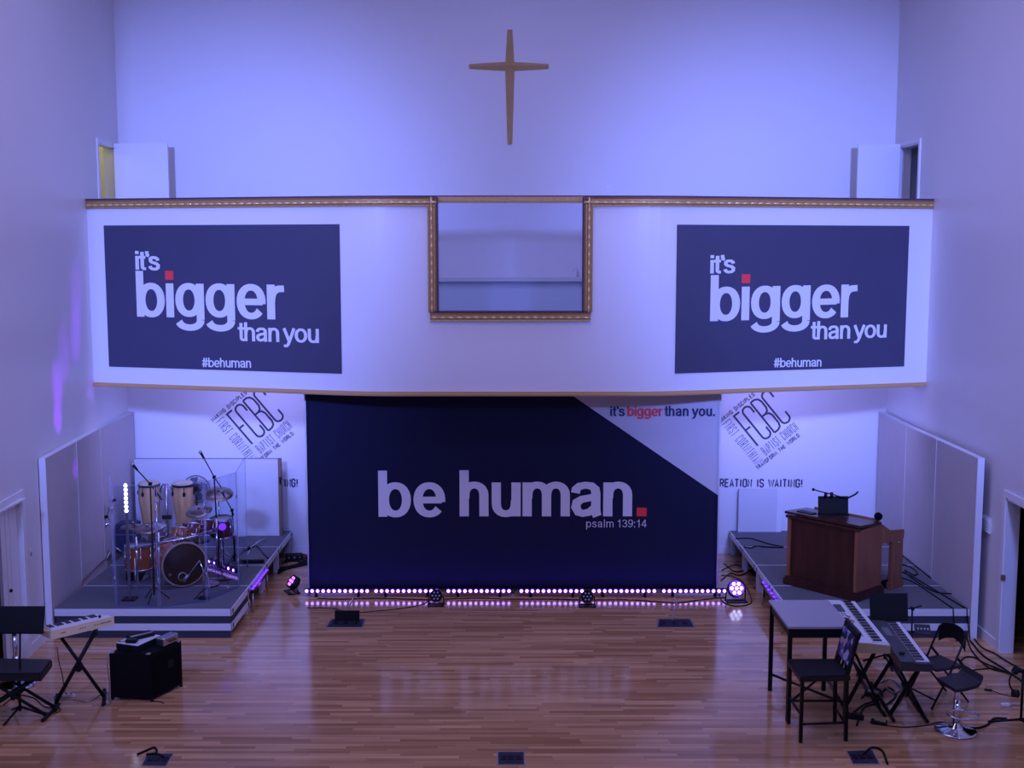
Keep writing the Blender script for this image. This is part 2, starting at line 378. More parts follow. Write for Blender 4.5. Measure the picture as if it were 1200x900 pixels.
CAPS = {
 'A': [[(0, 0), (.5, 1), (1, 0)], [(.18, .3), (.82, .3)]],
 'B': [[(.7, .52), (0, .52), (0, 1), (.68, 1), (.93, .9), (.95, .65), (.7, .52), (.98, .42), (1, .12), (.75, 0), (0, 0), (0, .54)]],
 'C': [[(1, .72), (1, .88), (.78, 1), (.22, 1), (0, .9), (0, .1), (.22, 0), (.78, 0), (1, .12), (1, .28)]],
 'D': [[(0, 0), (0, 1), (.7, 1), (1, .88), (1, .12), (.7, 0), (0, 0)]],
 'E': [[(1, 1), (0, 1), (0, 0), (1, 0)], [(0, .52), (.85, .52)]],
 'F': [[(1, 1), (0, 1), (0, 0)], [(0, .5), (.8, .5)]],
 'G': [[(1, .72), (1, .88), (.78, 1), (.22, 1), (0, .9), (0, .1), (.22, 0), (.78, 0), (1, .12), (1, .48), (.55, .48)]],
 'H': [[(0, 0), (0, 1)], [(1, 0), (1, 1)], [(0, .52), (1, .52)]],
 'I': [[(.5, 0), (.5, 1)]],
 'K': [[(0, 0), (0, 1)], [(1, 1), (.05, .45)], [(.3, .6), (1, 0)]],
 'L': [[(0, 1), (0, 0), (1, 0)]],
 'M': [[(0, 0), (0, 1), (.5, .2), (1, 1), (1, 0)]],
 'N': [[(0, 0), (0, 1), (1, 0), (1, 1)]],
 'O': [[(.25, 0), (0, .12), (0, .88), (.25, 1), (.75, 1), (1, .88), (1, .12), (.75, 0), (.25, 0)]],
 'P': [[(0, 0), (0, 1), (.72, 1), (1, .88), (1, .6), (.72, .46), (0, .46)]],
 'R': [[(0, 0), (0, 1), (.72, 1), (1, .88), (1, .62), (.72, .5), (0, .5)], [(.6, .5), (1, 0)]],
 'S': [[(1, .75), (.95, .9), (.75, 1), (.25, 1), (0, .88), (0, .65), (.2, .54), (.8, .45), (1, .34), (1, .12), (.75, 0), (.25, 0), (.03, .1), (0, .27)]],
 'T': [[(.5, 0), (.5, 1)], [(-.05, 1), (1.05, 1)]],
 'U': [[(0, 1), (0, .12), (.25, 0), (.75, 0), (1, .12), (1, 1)]],
 'W': [[(-.1, 1), (.22, 0), (.5, .9), (.78, 0), (1.1, 1)]],
 '.': [[(.4, 0), (.4, .09)]],
 '!': [[(.5, .28), (.5, 1)], [(.5, 0), (.5, .12)]],
}
def strip(mb, pts, fr, wv, wh, k):
    """flat ribbon along pts; fr maps (x, y, lift) to 3-D; width depends on the direction of travel"""
    m = len(pts); L = []; closed = (abs(pts[0][0] - pts[-1][0]) < 1e-6 and abs(pts[0][1] - pts[-1][1]) < 1e-6 and m > 3)
    for i in range(m):
        def dr(a, b):
            dx, dy = pts[b][0] - pts[a][0], pts[b][1] - pts[a][1]; l = math.hypot(dx, dy) or 1
            return dx / l, dy / l
        if closed and i in (0, m - 1): d1, d2 = dr(m - 2, m - 1), dr(0, 1)
        else: d1 = dr(i - 1, i) if i else dr(i, i + 1); d2 = dr(i, i + 1) if i < m - 1 else d1
        tx, ty = d1[0] + d2[0], d1[1] + d2[1]; l = math.hypot(tx, ty) or 1; tx, ty = tx / l, ty / l
        co_ = max(0.6, abs(tx * d1[0] + ty * d1[1]))
        wd = math.hypot(wv * ty, wh * tx) / 2 / co_
        L.append((pts[i][0] - ty * wd, pts[i][1] + tx * wd)); L.append((pts[i][0] + ty * wd, pts[i][1] - tx * wd))
    vs = [fr(x, y, k) for x, y in L]
    mb.add(vs, [(2 * i, 2 * i + 1, 2 * i + 3, 2 * i + 2) for i in range(m - 1)])
def lower_text(mb, txt, fr, x0, x1, size, wv=SV, wh=SH, track=-0.03):
    W = sum(LOW[c][0] + track for c in txt) - track - 0.09
    sx = (x1 - x0) / W; x = -0.045; k = 0
    for c in txt:
        adv, sts = LOW[c]
        for st in sts:
            k += 1
            strip(mb, st, lambda a, b, q, x=x: fr(x0 + (x + a) * sx, b * size, 0.004 + 0.00012 * (q % 9)), wv, wh, k)
        x += adv + track
    return sx
def caps_text(mb, txt, fr, x0, x1, h, wt, cw=0.72, gap=0.28):
    ws = [0.28 if c in 'I.!' else (0.5 if c == ' ' else (1.0 if c in 'MW' else cw)) for c in txt]
    W = sum(ws) + gap * (len(txt) - 1); sc = (x1 - x0) / W; x = 0; k = 0
    for c, wd in zip(txt, ws):
        if c != ' ':
            for st in CAPS[c]:
                k += 1
                pts = [(x0 + (x + a * wd) * sc, wt / 2 + b * (h - wt)) for a, b in st]
                strip(mb, pts, lambda a, b, q: fr(a, b, 0.004 + 0.00012 * (q % 9)), wt, wt, k)
        x += wd + gap
def frame(o, U, V):
    o, U, V = Vector(o), Vector(U).normalized(), Vector(V).normalized(); N = U.cross(V)
    if N.dot(Vector((0, 0, CAMZ)) - o) < 0: N = -N
    return lambda x, y, k: o + U * x + V * y + N * k
def text_between(mb, txt, hit, a, b, top, **kw):
    """a, b: baseline ends in the photograph, top: pixel row of the ascenders at a"""
    A, B = hit(*a), hit(*b); T = hit(a[0], top)
    fr = frame(A, B - A, (0, 0, 1))
    lower_text(mb, txt, fr, 0, (B - A).length, (T - A).length / 0.72, **kw)

# ------------------------------------------------------------------ room dimensions
YB = 19.93           # back wall
YS = 15.47           # stage front
HS = 0.40            # stage height
ZT = 10.6
def XL(Y): return -6.463 + 0.056 * (YB - max(Y, 12.0))
XR = 6.29
# floor, ceiling, far wall behind the camera
struct('floor', MB().bb(-9.5, 9.5, -3.2, 22.5, -0.2, 0), M_floor)
struct('ceiling', MB().bb(-7.5, 7.2, -3.2, YB + 0.3, ZT, ZT + 0.2), M_ceil)
struct('wall_front', MB().bb(-7.5, 7.2, -3.2, -3.0, 0, ZT), M_wall)
struct('wall_back', MB().bb(-7.2, 7.0, YB, YB + 0.2, 0, ZT), M_wall)
# left wall with two door openings, right wall the same
def side_wall(name, xf, doors, th, trimmat):
    mb = MB(); ys = [-3.0, 12.0, YB]
    cuts = sorted(set(ys + [d[0] for d in doors] + [d[1] for d in doors]))
    for a, b in zip(cuts[:-1], cuts[1:]):
        gaps = sorted((d[2], d[3]) for d in doors if d[0] <= a + 1e-4 and d[1] >= b - 1e-4)
        z = 0.0; segs = []
        for g0, g1 in gaps:
            if g0 > z: segs.append((z, g0))
            z = g1
        segs.append((z, ZT))
        for z0, z1 in segs:
            mb.prism([(xf(a), a, z0), (xf(b), b, z0), (xf(b) + th, b, z0), (xf(a) + th, a, z0)], (0, 0, z1 - z0))
    return struct(name, mb, M_wall)
LD = (13.6, 14.72, 0.0, 2.07); LU = (18.72, 19.62, 3.3, 6.80)
RD = (13.4, 14.90, 0.0, 2.03); RU = (18.72, 19.62, 3.3, 6.80)
side_wall('wall_left', XL, [LD, LU], -0.15, None)
side_wall('wall_right', lambda y: XR, [RD, RU], 0.15, None)
# rooms beyond the doors
def hall(name, x0, x1, y0, y1, z0, z1, m):
    mb = MB(); t = 0.05; sgn = 1 if x1 > x0 else -1
    mb.bb(x1, x1 + t * sgn, y0, y1, z0, z1); mb.bb(x0, x1, y0 - t, y0, z0, z1); mb.bb(x0, x1, y1, y1 + t, z0, z1)
    mb.bb(x0, x1, y0 - t, y1 + t, z1, z1 + t)
    if z0 > 0.5: mb.bb(x0, x1, y0 - t, y1 + t, z0 - t, z0)
    return struct(name, mb, m)
hall('wall_left_hall', -6.62, -8.6, 18.4, 21.5, 3.25, 7.9, M_yellowroom)
hall('wall_right_hall', 6.46, 8.4, 18.4, 21.5, 3.25, 7.9, M_wall)
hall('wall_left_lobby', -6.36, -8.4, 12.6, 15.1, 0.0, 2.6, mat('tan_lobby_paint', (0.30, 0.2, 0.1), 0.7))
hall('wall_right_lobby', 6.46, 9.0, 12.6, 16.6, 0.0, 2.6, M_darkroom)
# door frames, leaves
def door_frame(n, xf, d, side, w=0.09, th=0.025):
    mb = MB()
    for y in (d[0], d[1]):
        s_ = -1 if y == d[0] else 1
        mb.box((xf(y + s_ * w / 2) - side * th / 2, y + s_ * w / 2, (d[2] + d[3]) / 2), (th, w, d[3] - d[2]), )
        mb.box((xf(y) + side * 0.075, y - s_ * 0.012, (d[2] + d[3]) / 2), (0.17, 0.024, d[3] - d[2]))
    mb.prism([(xf(d[0] - w) , d[0] - w, d[3]), (xf(d[1] + w), d[1] + w, d[3]), (xf(d[1] + w) - side * th, d[1] + w, d[3]), (xf(d[0] - w) - side * th, d[0] - w, d[3])], (0, 0, w))
    mb.box((xf(d[0]) + side * 0.075, (d[0] + d[1]) / 2, d[3] - 0.012), (0.17, d[1] - d[0], 0.024))
    return struct('door_%d' % n, mb, M_white)
door_frame(1, XL, LD, -1)
door_frame(2, lambda y: XR, RD, 1)
d3 = door_frame(3, XL, LU, -1, 0.06)
d4 = door_frame(4, lambda y: XR, RU, 1, 0.06)
# open door leaves on the balcony (swung 90 degrees into the room)
leaf = MB().bb(-6.40, P(198, 200, 19.55).x, 19.50, 19.545, 3.32, P(160, 168, 19.5).z)
leaf.build('door_leaf', M_white, d3); MB().sphere((P(198, 200, 19.55).x - 0.07, 19.46, 4.3), 0.03).build('door_knob', M_brass, d3)
leaf = MB().bb(P(1004, 200, 19.55).x, 6.24, 19.50, 19.545, 3.32, P(1020, 169, 19.5).z)
leaf.build('door_leaf', M_white, d4); MB().sphere((P(1004, 200, 19.55).x + 0.07, 19.46, 4.3), 0.03).build('door_knob', M_brass, d4)
# white door leaf of lower left doorway, ajar inward, and panelled
d1 = bpy.data.objects['door_1']
lf = MB().prism([(XL(14.16) - .05, 14.16, .01), (XL(14.70) - .05, 14.70, .01), (XL(14.70) - .09, 14.70, .01), (XL(14.16) - .09, 14.16, .01)], (0, 0, 2.03)); lf.build('door_leaf', M_white, d1)
mb = MB()
for ya, yb in ((14.30, 14.31), (14.44, 14.455)): mb.bb(XL(ya) - .052, XL(ya) - .042, ya, yb, .02, 2.03)
mb.build('leaf_moulding', M_white, d1)
MB().sphere((XL(14.4) - .03, 14.36, .98), .022).build('door_knob', M_black, d1)
MB().box((XR - 0.02, 14.87, 1.0), (0.05, 0.03, 0.07)).build('latch_plate', M_brownedge, bpy.data.objects['door_2'], 'small reddish latch plate')
# baseboards
for nm, xf, d, sd in (('baseboard_left', XL, LD, -1), ('baseboard_right', lambda y: XR, RD, 1)):
    mb = MB()
    for a, b in ((-3, d[0] - 0.09), (d[1] + 0.09, YB)):
        if a < 12 < b: segs = [(a, 12), (12, b)]
        else: segs = [(a, b)]
        for a_, b_ in segs:
            mb.prism([(xf(a_), a_, 0), (xf(b_), b_, 0), (xf(b_) - sd * 0.02, b_, 0), (xf(a_) - sd * 0.02, a_, 0)], (0, 0, 0.13))
    struct(nm, mb, M_white)
mb = MB().bb(-3.72, -3.2, YB - 0.02, YB, 0, 0.12).bb(3.2, 3.7, YB - 0.02, YB, 0, 0.12).bb(-3.2, 3.2, YB - 0.02, YB, 0, 0.12)
struct('baseboard_back', mb, M_white)
# shallow pilasters at both sides of the backdrop
for n, (a, b) in enumerate(((346, 358), (846, 859))):
    mb = MB(); x0 = P(a, 600, YB - 0.05).x; x1 = P(b, 600, YB - 0.05).x
    mb.bb(x0, x1, YB - 0.002, YB, 0, 3.1); struct('trim_%d' % (n + 1), mb, M_wall)

# ------------------------------------------------------------------ balcony
YC, YE, ZB, ZTOP = 16.85, 18.04, 3.11, 5.885
KX = 2.08
NX0, NX1 = P(512, 300, YC).x, P(684, 300, YC).x      # notch
NZ = P(600, 366, YC).z
def _curve(sg, xe):
    k = (YE - YC) / (abs(xe) - KX); a = (sg * 2.55, YC + k * (2.55 - KX)); b = (sg * KX, YC); c = (sg * 1.6, YC); out = []
    for i in range(7):
        t = i / 6; out.append((a[0] * (1 - t) ** 2 + 2 * b[0] * t * (1 - t) + c[0] * t * t, a[1] * (1 - t) ** 2 + 2 * b[1] * t * (1 - t) + c[1] * t * t))
    return out
CL, CR = _curve(-1, XL(YE)), _curve(1, XR)[::-1]
LINE = [(XL(YE), YE)] + CL + CR + [(XR, YE)]
TH = 0.14
def slab(mb, pts, z0, z1, th=TH, off=0.0):
    for (xa, ya), (xb, yb) in zip(pts[:-1], pts[1:]):
        mb.prism([(xa, ya - off, z0), (xb, yb - off, z0), (xb, yb + th - off, z0), (xa, ya + th - off, z0)], (0, 0, z1 - z0))
fm = MB()
slab(fm, [LINE[0]] + CL + [(NX0, YC)], ZB, ZTOP)
slab(fm, [(NX0, YC), (NX1, YC)], ZB, NZ)
slab(fm, [(NX1, YC)] + CR + [LINE[-1]], ZB, ZTOP)
fascia = struct('trim_3', fm, M_fascia); 
fm = MB().prism([(XL(YE), YE + TH + 0.002, 3.12), (-KX, YC + TH + 0.002, 3.12), (KX, YC + TH + 0.002, 3.12), (XR, YE + TH + 0.002, 3.12), (XR, YB, 3.12), (XL(YB) , YB, 3.12)], (0, 0, 0.16))
struct('balcony_floor', fm, M_carpet)
# gilded moulding: flat band, bead row and dark cap, running along top edge and down round the notch
band = MB(); bead = MB(); cap = MB()
MW = 0.125
def mould(p, q, up):                          # p,q: front-edge line in 3-D; up: direction from line into the band
    p, q, up = Vector(p), Vector(q), Vector(up)
    d = (q - p); L = d.length; d.normalize(); n = d.cross(up).normalized()
    if n.y > 0: n = -n
    prof = [(0, 0), (0, .03), (.012, .042), (.03, .02), (.045, .02), (.06, .05), (.085, .05), (.10, .028), (.125, .035), (.125, 0)]
    poly = [p + up * a + n * b for a, b in prof]
    band.prism(poly, d * L)
    k = max(1, round(L / 0.12))
    for i in range(k):
        c = p + d * ((i + .5) * L / k) + up * .0725 + n * .05
        vs = [c - d * .045, c + up * .018 + n * .004, c + d * .045, c - up * .018 + n * .004, c + n * .022]
        bead.add(vs, [(0, 1, 4), (1, 2, 4), (2, 3, 4), (3, 0, 4)], True)
    cap.prism([p - up * 0.022 - n * 0.02, p - up * 0.022 + n * .045, p + n * .045, p - n * 0.02], d * L)
Z_ = ZTOP
for seq in ([LINE[0]] + CL + [(NX0, YC)], [(NX1, YC)] + CR + [LINE[-1]]):
    for p_, q_ in zip(seq[:-1], seq[1:]): mould((*p_, Z_), (*q_, Z_), (0, 0, -1))
mould((NX0, YC, Z_), (NX0, YC, NZ - 0.0), (-1, 0, 0)); mould((NX1, YC, Z_), (NX1, YC, NZ), (1, 0, 0))
mould((NX0 - 0.1, YC, NZ), (NX1 + 0.1, YC, NZ), (0, 0, -1))
tr = struct('trim_4', band, M_gold); bead.build('bead_row', M_goldhi, tr, kind='stuff'); cap.build('dark_cap', M_capdark, tr)
lo = MB(); slab(lo, LINE, ZB - 0.02, ZB + 0.045, 0.03, 0.025); slab(lo, LINE, ZB - 0.005, ZB + 0.015, 0.035, 0.037)
struct('trim_5', lo, M_goldflat)
# baptistry glass behind the notch with its gilt rail
gl = thing('glass_screen', 'clear glass screen with gilt top rail filling the notch of the balcony', 'glass screen', (0, YC + 0.2, 3.28))
MB().bb(NX0 - .1, NX1 + .1, -.006, .006, 0.0, P(600, 236, YC + .2).z - 3.28).build('pane', M_glass, gl)
zt = P(600, 229.5, YC + .2).z - 3.28; zb = P(600, 238, YC + .2).z - 3.28
MB().bb(NX0 - .1, NX1 + .1, -.03, .02, zb, zt - .01).bb(NX0 - .1, NX1 + .1, -.04, .0, zb + .025, zb + .05).build('top_rail', M_gold, gl)
MB().bb(NX0 - .1, NX1 + .1, -.035, .025, zt - .01, zt + .004).build('rail_cap', M_capdark, gl)
zl = P(600, 324, YB - 0.5).z
bp_ = thing('baptistry_pool', 'pale blue baptistry pool wall with a white ledge behind the glass', 'pool', (0, YB - 0.9, 3.28))
MB().bb(-2.0, 2.0, 0, .06, 0, zl - 3.28 - .07).build('pool_wall', M_pool, bp_)
MB().bb(-2.05, 2.05, -.06, .898, zl - 3.28 - .07, zl - 3.28).build('ledge', M_white, bp_)
q = P(677, 322, YB - 0.75)
fc = thing('tap', 'small pale tap standing on the right end of the baptistry ledge', 'tap', (q.x, q.y, zl))
MB().cyl((0, 0, 0), (0, 0, .07), .022, .018).build('tap_body', M_steel, fc)
MB().tube([(0, 0, .06), (0, 0, .13), (-.03, -.02, .15), (-.06, -.04, .13), (-.065, -.045, .09)], .014).build('spout', M_white, fc)
q = P(713, 222, YB - .02)
sw = thing('light_switch', 'small pale switch plate on the upper wall above the balcony', 'switch', (q.x, YB, q.z - .06))
MB().bb(-.04, .04, -.012, 0, 0, .12).build('plate', M_white, sw); MB().bb(-.01, .01, -.02, -.012, .04, .08).build('toggle', M_ring, sw)
Yp = 14.98
q = Vector((XL(Yp), Yp, 1.28))
sw = thing('light_switch', 'white switch plate on the left wall beside the doorway', 'switch', q, PI / 2)
MB().bb(-.045, .045, -.012, .002, -.07, .07).build('plate', M_white, sw); MB().bb(-.012, .012, -.022, -.012, -.025, .025).build('toggle', M_ring, sw)
# louvred sign plate on right wall
vp = thing('wall_vent', 'small louvred grille plate on the right wall between panels and doorway', 'vent', (XR, 15.5, 1.45), 0)
MB().bb(-.03, 0, -.13, .13, .0, .2).build('frame', M_wall, vp)
for i in range(6): MB().box((-.04, 0, .025 + i * .03), (.02, .25, .012), ry=R(25)).build('louvre', M_white, vp)

# cross on the upper wall
q = P(597.5, 78, YB)
cr = thing('cross', 'tapered brass cross hanging high on the centre of the upper wall', 'cross', (q.x, YB - .004, q.z))
def arm(name, d, L, w0, w1, up):
    d = Vector(d); s_ = Vector((d.z, 0, -d.x)) if abs(d.z) > .5 else Vector((0, 0, 1)); n = Vector((0, -1, 0)); mb = MB()
    a = Vector((0, 0, 0)); b = d * L
    vs = [a - s_ * w0, a + n * .09, a + s_ * w0, b - s_ * w1, b + n * .05, b + s_ * w1]
    vs2 = [a - s_ * w0, a + s_ * w0, b - s_ * w1, b + s_ * w1]
    mb.add(vs, [(0, 1, 4, 3), (1, 2, 5, 4), (3, 4, 5), (0, 3, 5, 2)])
    mb.build(name, M_brass, cr)
zt = P(597, 35, YB).z - q.z; zb = q.z - P(598, 169, YB).z
arm('cross_arm', (0, 0, 1), zt, .078, .04, 0); arm('cross_arm', (0, 0, -1), zb, .078, .04, 0)
arm('cross_arm', (-1, 0, 0), .66, .078, .04, 0); arm('cross_arm', (1, 0, 0), .63, .078, .04, 0)

# ------------------------------------------------------------------ posters on the balcony front
def wing(side):
    a, b = (Vector((*LINE[0], 0)), Vector((-KX, YC, 0))) if side < 0 else (Vector((KX, YC, 0)), Vector((*LINE[-1], 0)))
    d = (b - a).normalized(); n = Vector((d.y, -d.x, 0)); p0 = a + n * 0.012
    return (lambda x, y: onplane(x, y, p0, n)), d, n
def poster(side, c, texts, label):
    hit, d, n = wing(side)
    A, B = hit(*c[0]), hit(*c[1]); A2, B2 = hit(*c[2]), hit(*c[3])     # top left, top right, bottom left, bottom right
    z1 = (A.z + B.z) / 2; z0 = (A2.z + B2.z) / 2
    xa, xb = (A + A2) / 2, (B + B2) / 2; xa.z = xb.z = z0
    o = thing('poster', label, 'poster', (0, 0, 0))
    MB().prism([xa, xb, xb - n * .011, xa - n * .011], (0, 0, z1 - z0)).build('sheet', M_poster, o)
    for txt, a, b, top, kw in texts:
        dots = None
        mb = MB()
        if txt == 'bigger':
            text_between(mb, 'bIgger', hit, a, b, top, **kw)
            P0, P1 = hit(*a), hit(*b); T = hit(a[0], top); fr = frame(P0, P1 - P0, (0, 0, 1)); sz = (T - P0).length / .72
            W = sum(LOW[ch][0] + kw['track'] for ch in 'bIgger') - kw['track'] - .09; sx = (P1 - P0).length / W
            x = (LOW['b'][0] + kw['track'] - .045 + .12) * sx
            md = MB(); strip(md, [(x, .585 * sz), (x, .725 * sz)], lambda p_, q_, k_: fr(p_, q_, .0035), .15 * sx, .1, 0)
            md.build('lettering_dot', M_red, o, 'red square dot of the letter i')
        else: text_between(mb, txt, hit, a, b, top, **kw)
        mb.build('lettering', M_ltr, o, 'white lettering')
    return o
poster(-1, ((122, 262), (398, 265), (127, 429.5), (400, 438)), [
    ("it's", (159, 316), (187.5, 317), 294, dict(track=-.075)),
    ('bigger', (160.5, 371), (332, 374.5), 317.5, dict(track=-.062, wv=.14, wh=.10)),
    ('than you', (279.5, 399.5), (375, 402), 377.5, dict(track=-.095, wv=.125, wh=.095)),
    ('#behuman', (237, 430), (295, 431), 419, dict(track=-.085, wv=.12, wh=.09))],
    'dark printed poster with white slogan on the left wing of the balcony front')
poster(1, ((793, 266), (1065, 262), (792, 438), (1060.5, 429)), [
    ("it's", (832, 320.5), (861, 320), 299, dict(track=-.075)),
    ('bigger', (831.5, 376.5), (1002, 371.5), 322.5, dict(track=-.062, wv=.14, wh=.10)),
    ('than you', (950, 398), (1039.5, 395.5), 376.5, dict(track=-.095, wv=.125, wh=.095)),
    ('#behuman', (906.5, 430.5), (963, 429.5), 419.5, dict(track=-.085, wv=.12, wh=.09))],
    'dark printed poster with white slogan on the right wing of the balcony front')

# ------------------------------------------------------------------ wall lettering
def logo(org, label, group=None):
    o3 = P(org[0], org[1], YB); sc = YB / F * 1.0
    a = R(39.5); U = Vector((math.cos(a), 0, math.sin(a))); V = Vector((-math.sin(a), 0, math.cos(a)))
    o = thing('wall_lettering', label, 'lettering', (0, 0, 0))
    def at(u, v): return o3 + (U * u + V * v) * sc
    fr = frame(o3, U, V)
    mb = MB(); th = 2.3 * sc
    def L(x, wd, sts):
        for k, st in enumerate(sts):
            strip(mb, [((x + px_ * wd) * sc, (-46 + py_ * 46) * sc) for px_, py_ in st], lambda p_, q_, k_: fr(p_, q_, .0045 + .0002 * k), th, th, 0)
    def roundC(): return [[(1, .74), (1, .89)] + [(.5 + .5 * math.cos(R(t)), .89 + .11 * math.sin(R(t))) for t in range(15, 181, 15)] + [(.5 + .5 * math.cos(R(t)), .11 + .11 * math.sin(R(t))) for t in range(180, 346, 15)] + [(1, .11), (1, .26)]]
    L(0, 8, [[(1, 1), (0, 1), (0, 0)], [(0, .52), (.9, .52)]])
    L(10.5, 11, roundC())
    L(25, 11, [[(0, 0), (0, 1)], [(0, 1), (.5, 1), (.85, .95), (1, .85), (1, .66), (.85, .57), (.5, .53), (0, .53)], [(.5, .53), (.85, .49), (1, .4), (1, .13), (.85, .04), (.5, 0), (0, 0)]])
    L(39.5, 11, roundC())
    mb.build('letters', M_vinyltxt, o)
    mb = MB(); caps_text(mb, 'MAKING DISCIPLES', frame(at(-18.5, 3.3), U, V), 0, 53 * sc, 5.2 * sc, .95 * sc, 0.62, 0.45); mb.build('letters', M_vinyltxt, o)
    mb = MB(); caps_text(mb, 'FIRST CORINTHIAN', frame(at(-17.5, .5), -V, U), 0, 63 * sc, 12 * sc, .72 * sc, 0.62, 0.62); mb.build('letters', M_vinyltxt, o)
    mb = MB(); caps_text(mb, 'BAPTIST CHURCH', frame(at(.5, -61.5), U, V), 0, 49 * sc, 11.5 * sc, .72 * sc, 0.62, 0.62); mb.build('letters', M_vinyltxt, o)
    mb = MB(); caps_text(mb, 'TRANSFORM THE WORLD.', frame(at(-17.7, -69), U, V), 0, 65 * sc, 5.2 * sc, .95 * sc, 0.62, 0.45); mb.build('letters', M_vinyltxt, o)
logo((266, 485.5), 'tilted square of dark lettering on the wall above the drums')
logo((860, 487.7), 'tilted square of dark lettering on the wall above the organ console')
for (xa, ya), (xb, yb), lb in (((843 - 105, 571), (940, 571.5), 'dark capital lettering on the back wall left of the organ console'), ((349 - 202, 570.5), (349, 571), 'dark capital lettering on the back wall beside the drum backing board')):
    A, B = P(xa, ya, YB), P(xb, yb, YB); txt = 'CREATION IS WAITING!'
    o = thing('wall_lettering', lb, 'lettering', (0, 0, 0)); mb = MB()
    if xa > 500: A = P(838, ya, YB)
    else: A = P(349 - 95, ya, YB)
    caps_text(mb, txt, frame(A, B - A, (0, 0, 1)), 0, (B - A).length, 10.6 * YB / F, 1.75 * YB / F, .74, .42)
    mb.build('letters', M_vinyltxt, o)

# ------------------------------------------------------------------ backdrop
YD = 17.58
bx0, bx1 = P(361, 600, YD).x, P(841, 600, YD).x
def backdrop_mat():
    m = bpy.data.materials.new('printed_backdrop_fabric'); m.use_nodes = True; nt = m.node_tree; b = nt.nodes['Principled BSDF']
    a, c = P(670, 463, YD), P(841, 580, YD); k = (c.z - a.z) / (c.x - a.x)
    tc = nt.nodes.new('ShaderNodeTexCoord'); sp = nt.nodes.new('ShaderNodeSeparateXYZ'); nt.links.new(tc.outputs['Object'], sp.inputs[0])
    m1 = nt.nodes.new('ShaderNodeMath'); m1.operation = 'MULTIPLY_ADD'; m1.inputs[1].default_value = -k; m1.inputs[2].default_value = -(a.z - k * a.x)
    nt.links.new(sp.outputs[0], m1.inputs[0])
    m2 = nt.nodes.new('ShaderNodeMath'); m2.operation = 'ADD'; nt.links.new(m1.outputs[0], m2.inputs[0]); nt.links.new(sp.outputs[2], m2.inputs[1])
    m3 = nt.nodes.new('ShaderNodeMath'); m3.operation = 'GREATER_THAN'; m3.inputs[1].default_value = 0; nt.links.new(m2.outputs[0], m3.inputs[0])
    mx = nt.nodes.new('ShaderNodeMix'); mx.data_type = 'RGBA'; mx.inputs[6].default_value = (0.008, 0.010, 0.042, 1); mx.inputs[7].default_value = (0.62, 0.60, 0.66, 1)
    nt.links.new(m3.outputs[0], mx.inputs[0]); nt.links.new(mx.outputs[2], b.inputs['Base Color'])
    b.inputs['Roughness'].default_value = 0.75; b.inputs['Specular IOR Level'].default_value = 0.25
    return m
bd = thing('stage_backdrop', 'wide navy fabric backdrop with white slogan standing at centre stage', 'backdrop', (0, 0, 0))
mb = MB(); nx, nz = 96, 40; ztop = 3.35
def wr(x, z):
    u = (x - bx0); e = math.exp(-u / 0.7) * math.exp(-z / 1.2)
    u2 = bx1 - x; e2 = 0.35 * math.exp(-u2 / 0.6)
    return 0.022 * e * math.sin(24 * (u - 0.33 * z) + 1) + 0.010 * math.exp(-z / .25) * math.sin(9 * x) + 0.004 * e2 * math.sin(18 * u2)
vs = []
for s_ in (0, 1):
    for j in range(nz + 1):
        for i in range(nx + 1):
            x = bx0 + (bx1 - bx0) * i / nx; z = 0.06 + (ztop - 0.06) * j / nz
            vs.append((x, YD + wr(x, z) * (1 - s_) + 0.03 * s_, z))
fs = []
for j in range(nz):
    for i in range(nx):
        k = j * (nx + 1) + i; fs.append((k, k + 1, k + nx + 2, k + nx + 1))
n0 = (nx + 1) * (nz + 1)
fs += [tuple(n0 + i for i in reversed(f)) for f in fs]
mb.add(vs, fs, True)
for i in range(nx):
    mb.f.append((i + 1, i, n0 + i, n0 + i + 1)); mb.sm.append(False)
for j in range(nz):
    k = j * (nx + 1); mb.f.append((k, k + nx + 1, n0 + k + nx + 1, n0 + k)); mb.sm.append(False)
    k += nx; mb.f.append((k + nx + 1, k, n0 + k, n0 + k + nx + 1)); mb.sm.append(False)
mb.build('fabric', backdrop_mat(), bd)
for x in (bx0 - .012, bx1 + .012): MB().cyl((x, YD + .02, 0), (x, YD + .02, ztop), .014).build('frame_pole', M_white, bd)
MB().cyl((bx0, YD + .02, ztop), (bx1, YD + .02, ztop), .014).build('frame_rail', M_white, bd)
for x in (bx0 - .012, bx1 + .012, 0): MB().bb(x - .04, x + .04, YD - .1, YD + .3, 0, .02).build('foot', M_steel, bd)
hit = lambda x, y: P(x, y, YD - 0.012)
mb = MB(); text_between(mb, 'be', hit, (443.5, 605.5), (521, 605.5), 551.5, track=-.035); mb.build('lettering', M_ltr, bd, 'large white lettering')
mb = MB(); text_between(mb, 'human', hit, (538.5, 605), (743, 605), 551, track=-.085); mb.build('lettering', M_ltr, bd, 'large white lettering')
mb = MB(); fr = frame(hit(746, 605), (1, 0, 0), (0, 0, 1)); sc = YD / F
strip(mb, [(6 * sc, 0), (6 * sc, 10.5 * sc)], lambda a, b, k: fr(a, b, .003), 12 * sc, 12 * sc, 0); mb.build('lettering_dot', M_red, bd, 'red square full stop')
mb = MB(); text_between(mb, 'psalm 139:14', hit, (686.5, 618), (757.5, 618), 608.5, track=-.01, wv=.075, wh=.06); mb.build('lettering', M_ltr, bd, 'small white lettering')
mb = MB(); text_between(mb, "it's", hit, (715, 487.5), (732, 487.5), 476, track=-.04); mb.build('lettering', M_navyltr, bd, 'navy lettering')
mb = MB(); text_between(mb, 'bigger', hit, (735, 487.5), (776, 487.5), 475.5, track=-.04); mb.build('lettering', M_red, bd, 'red lettering')
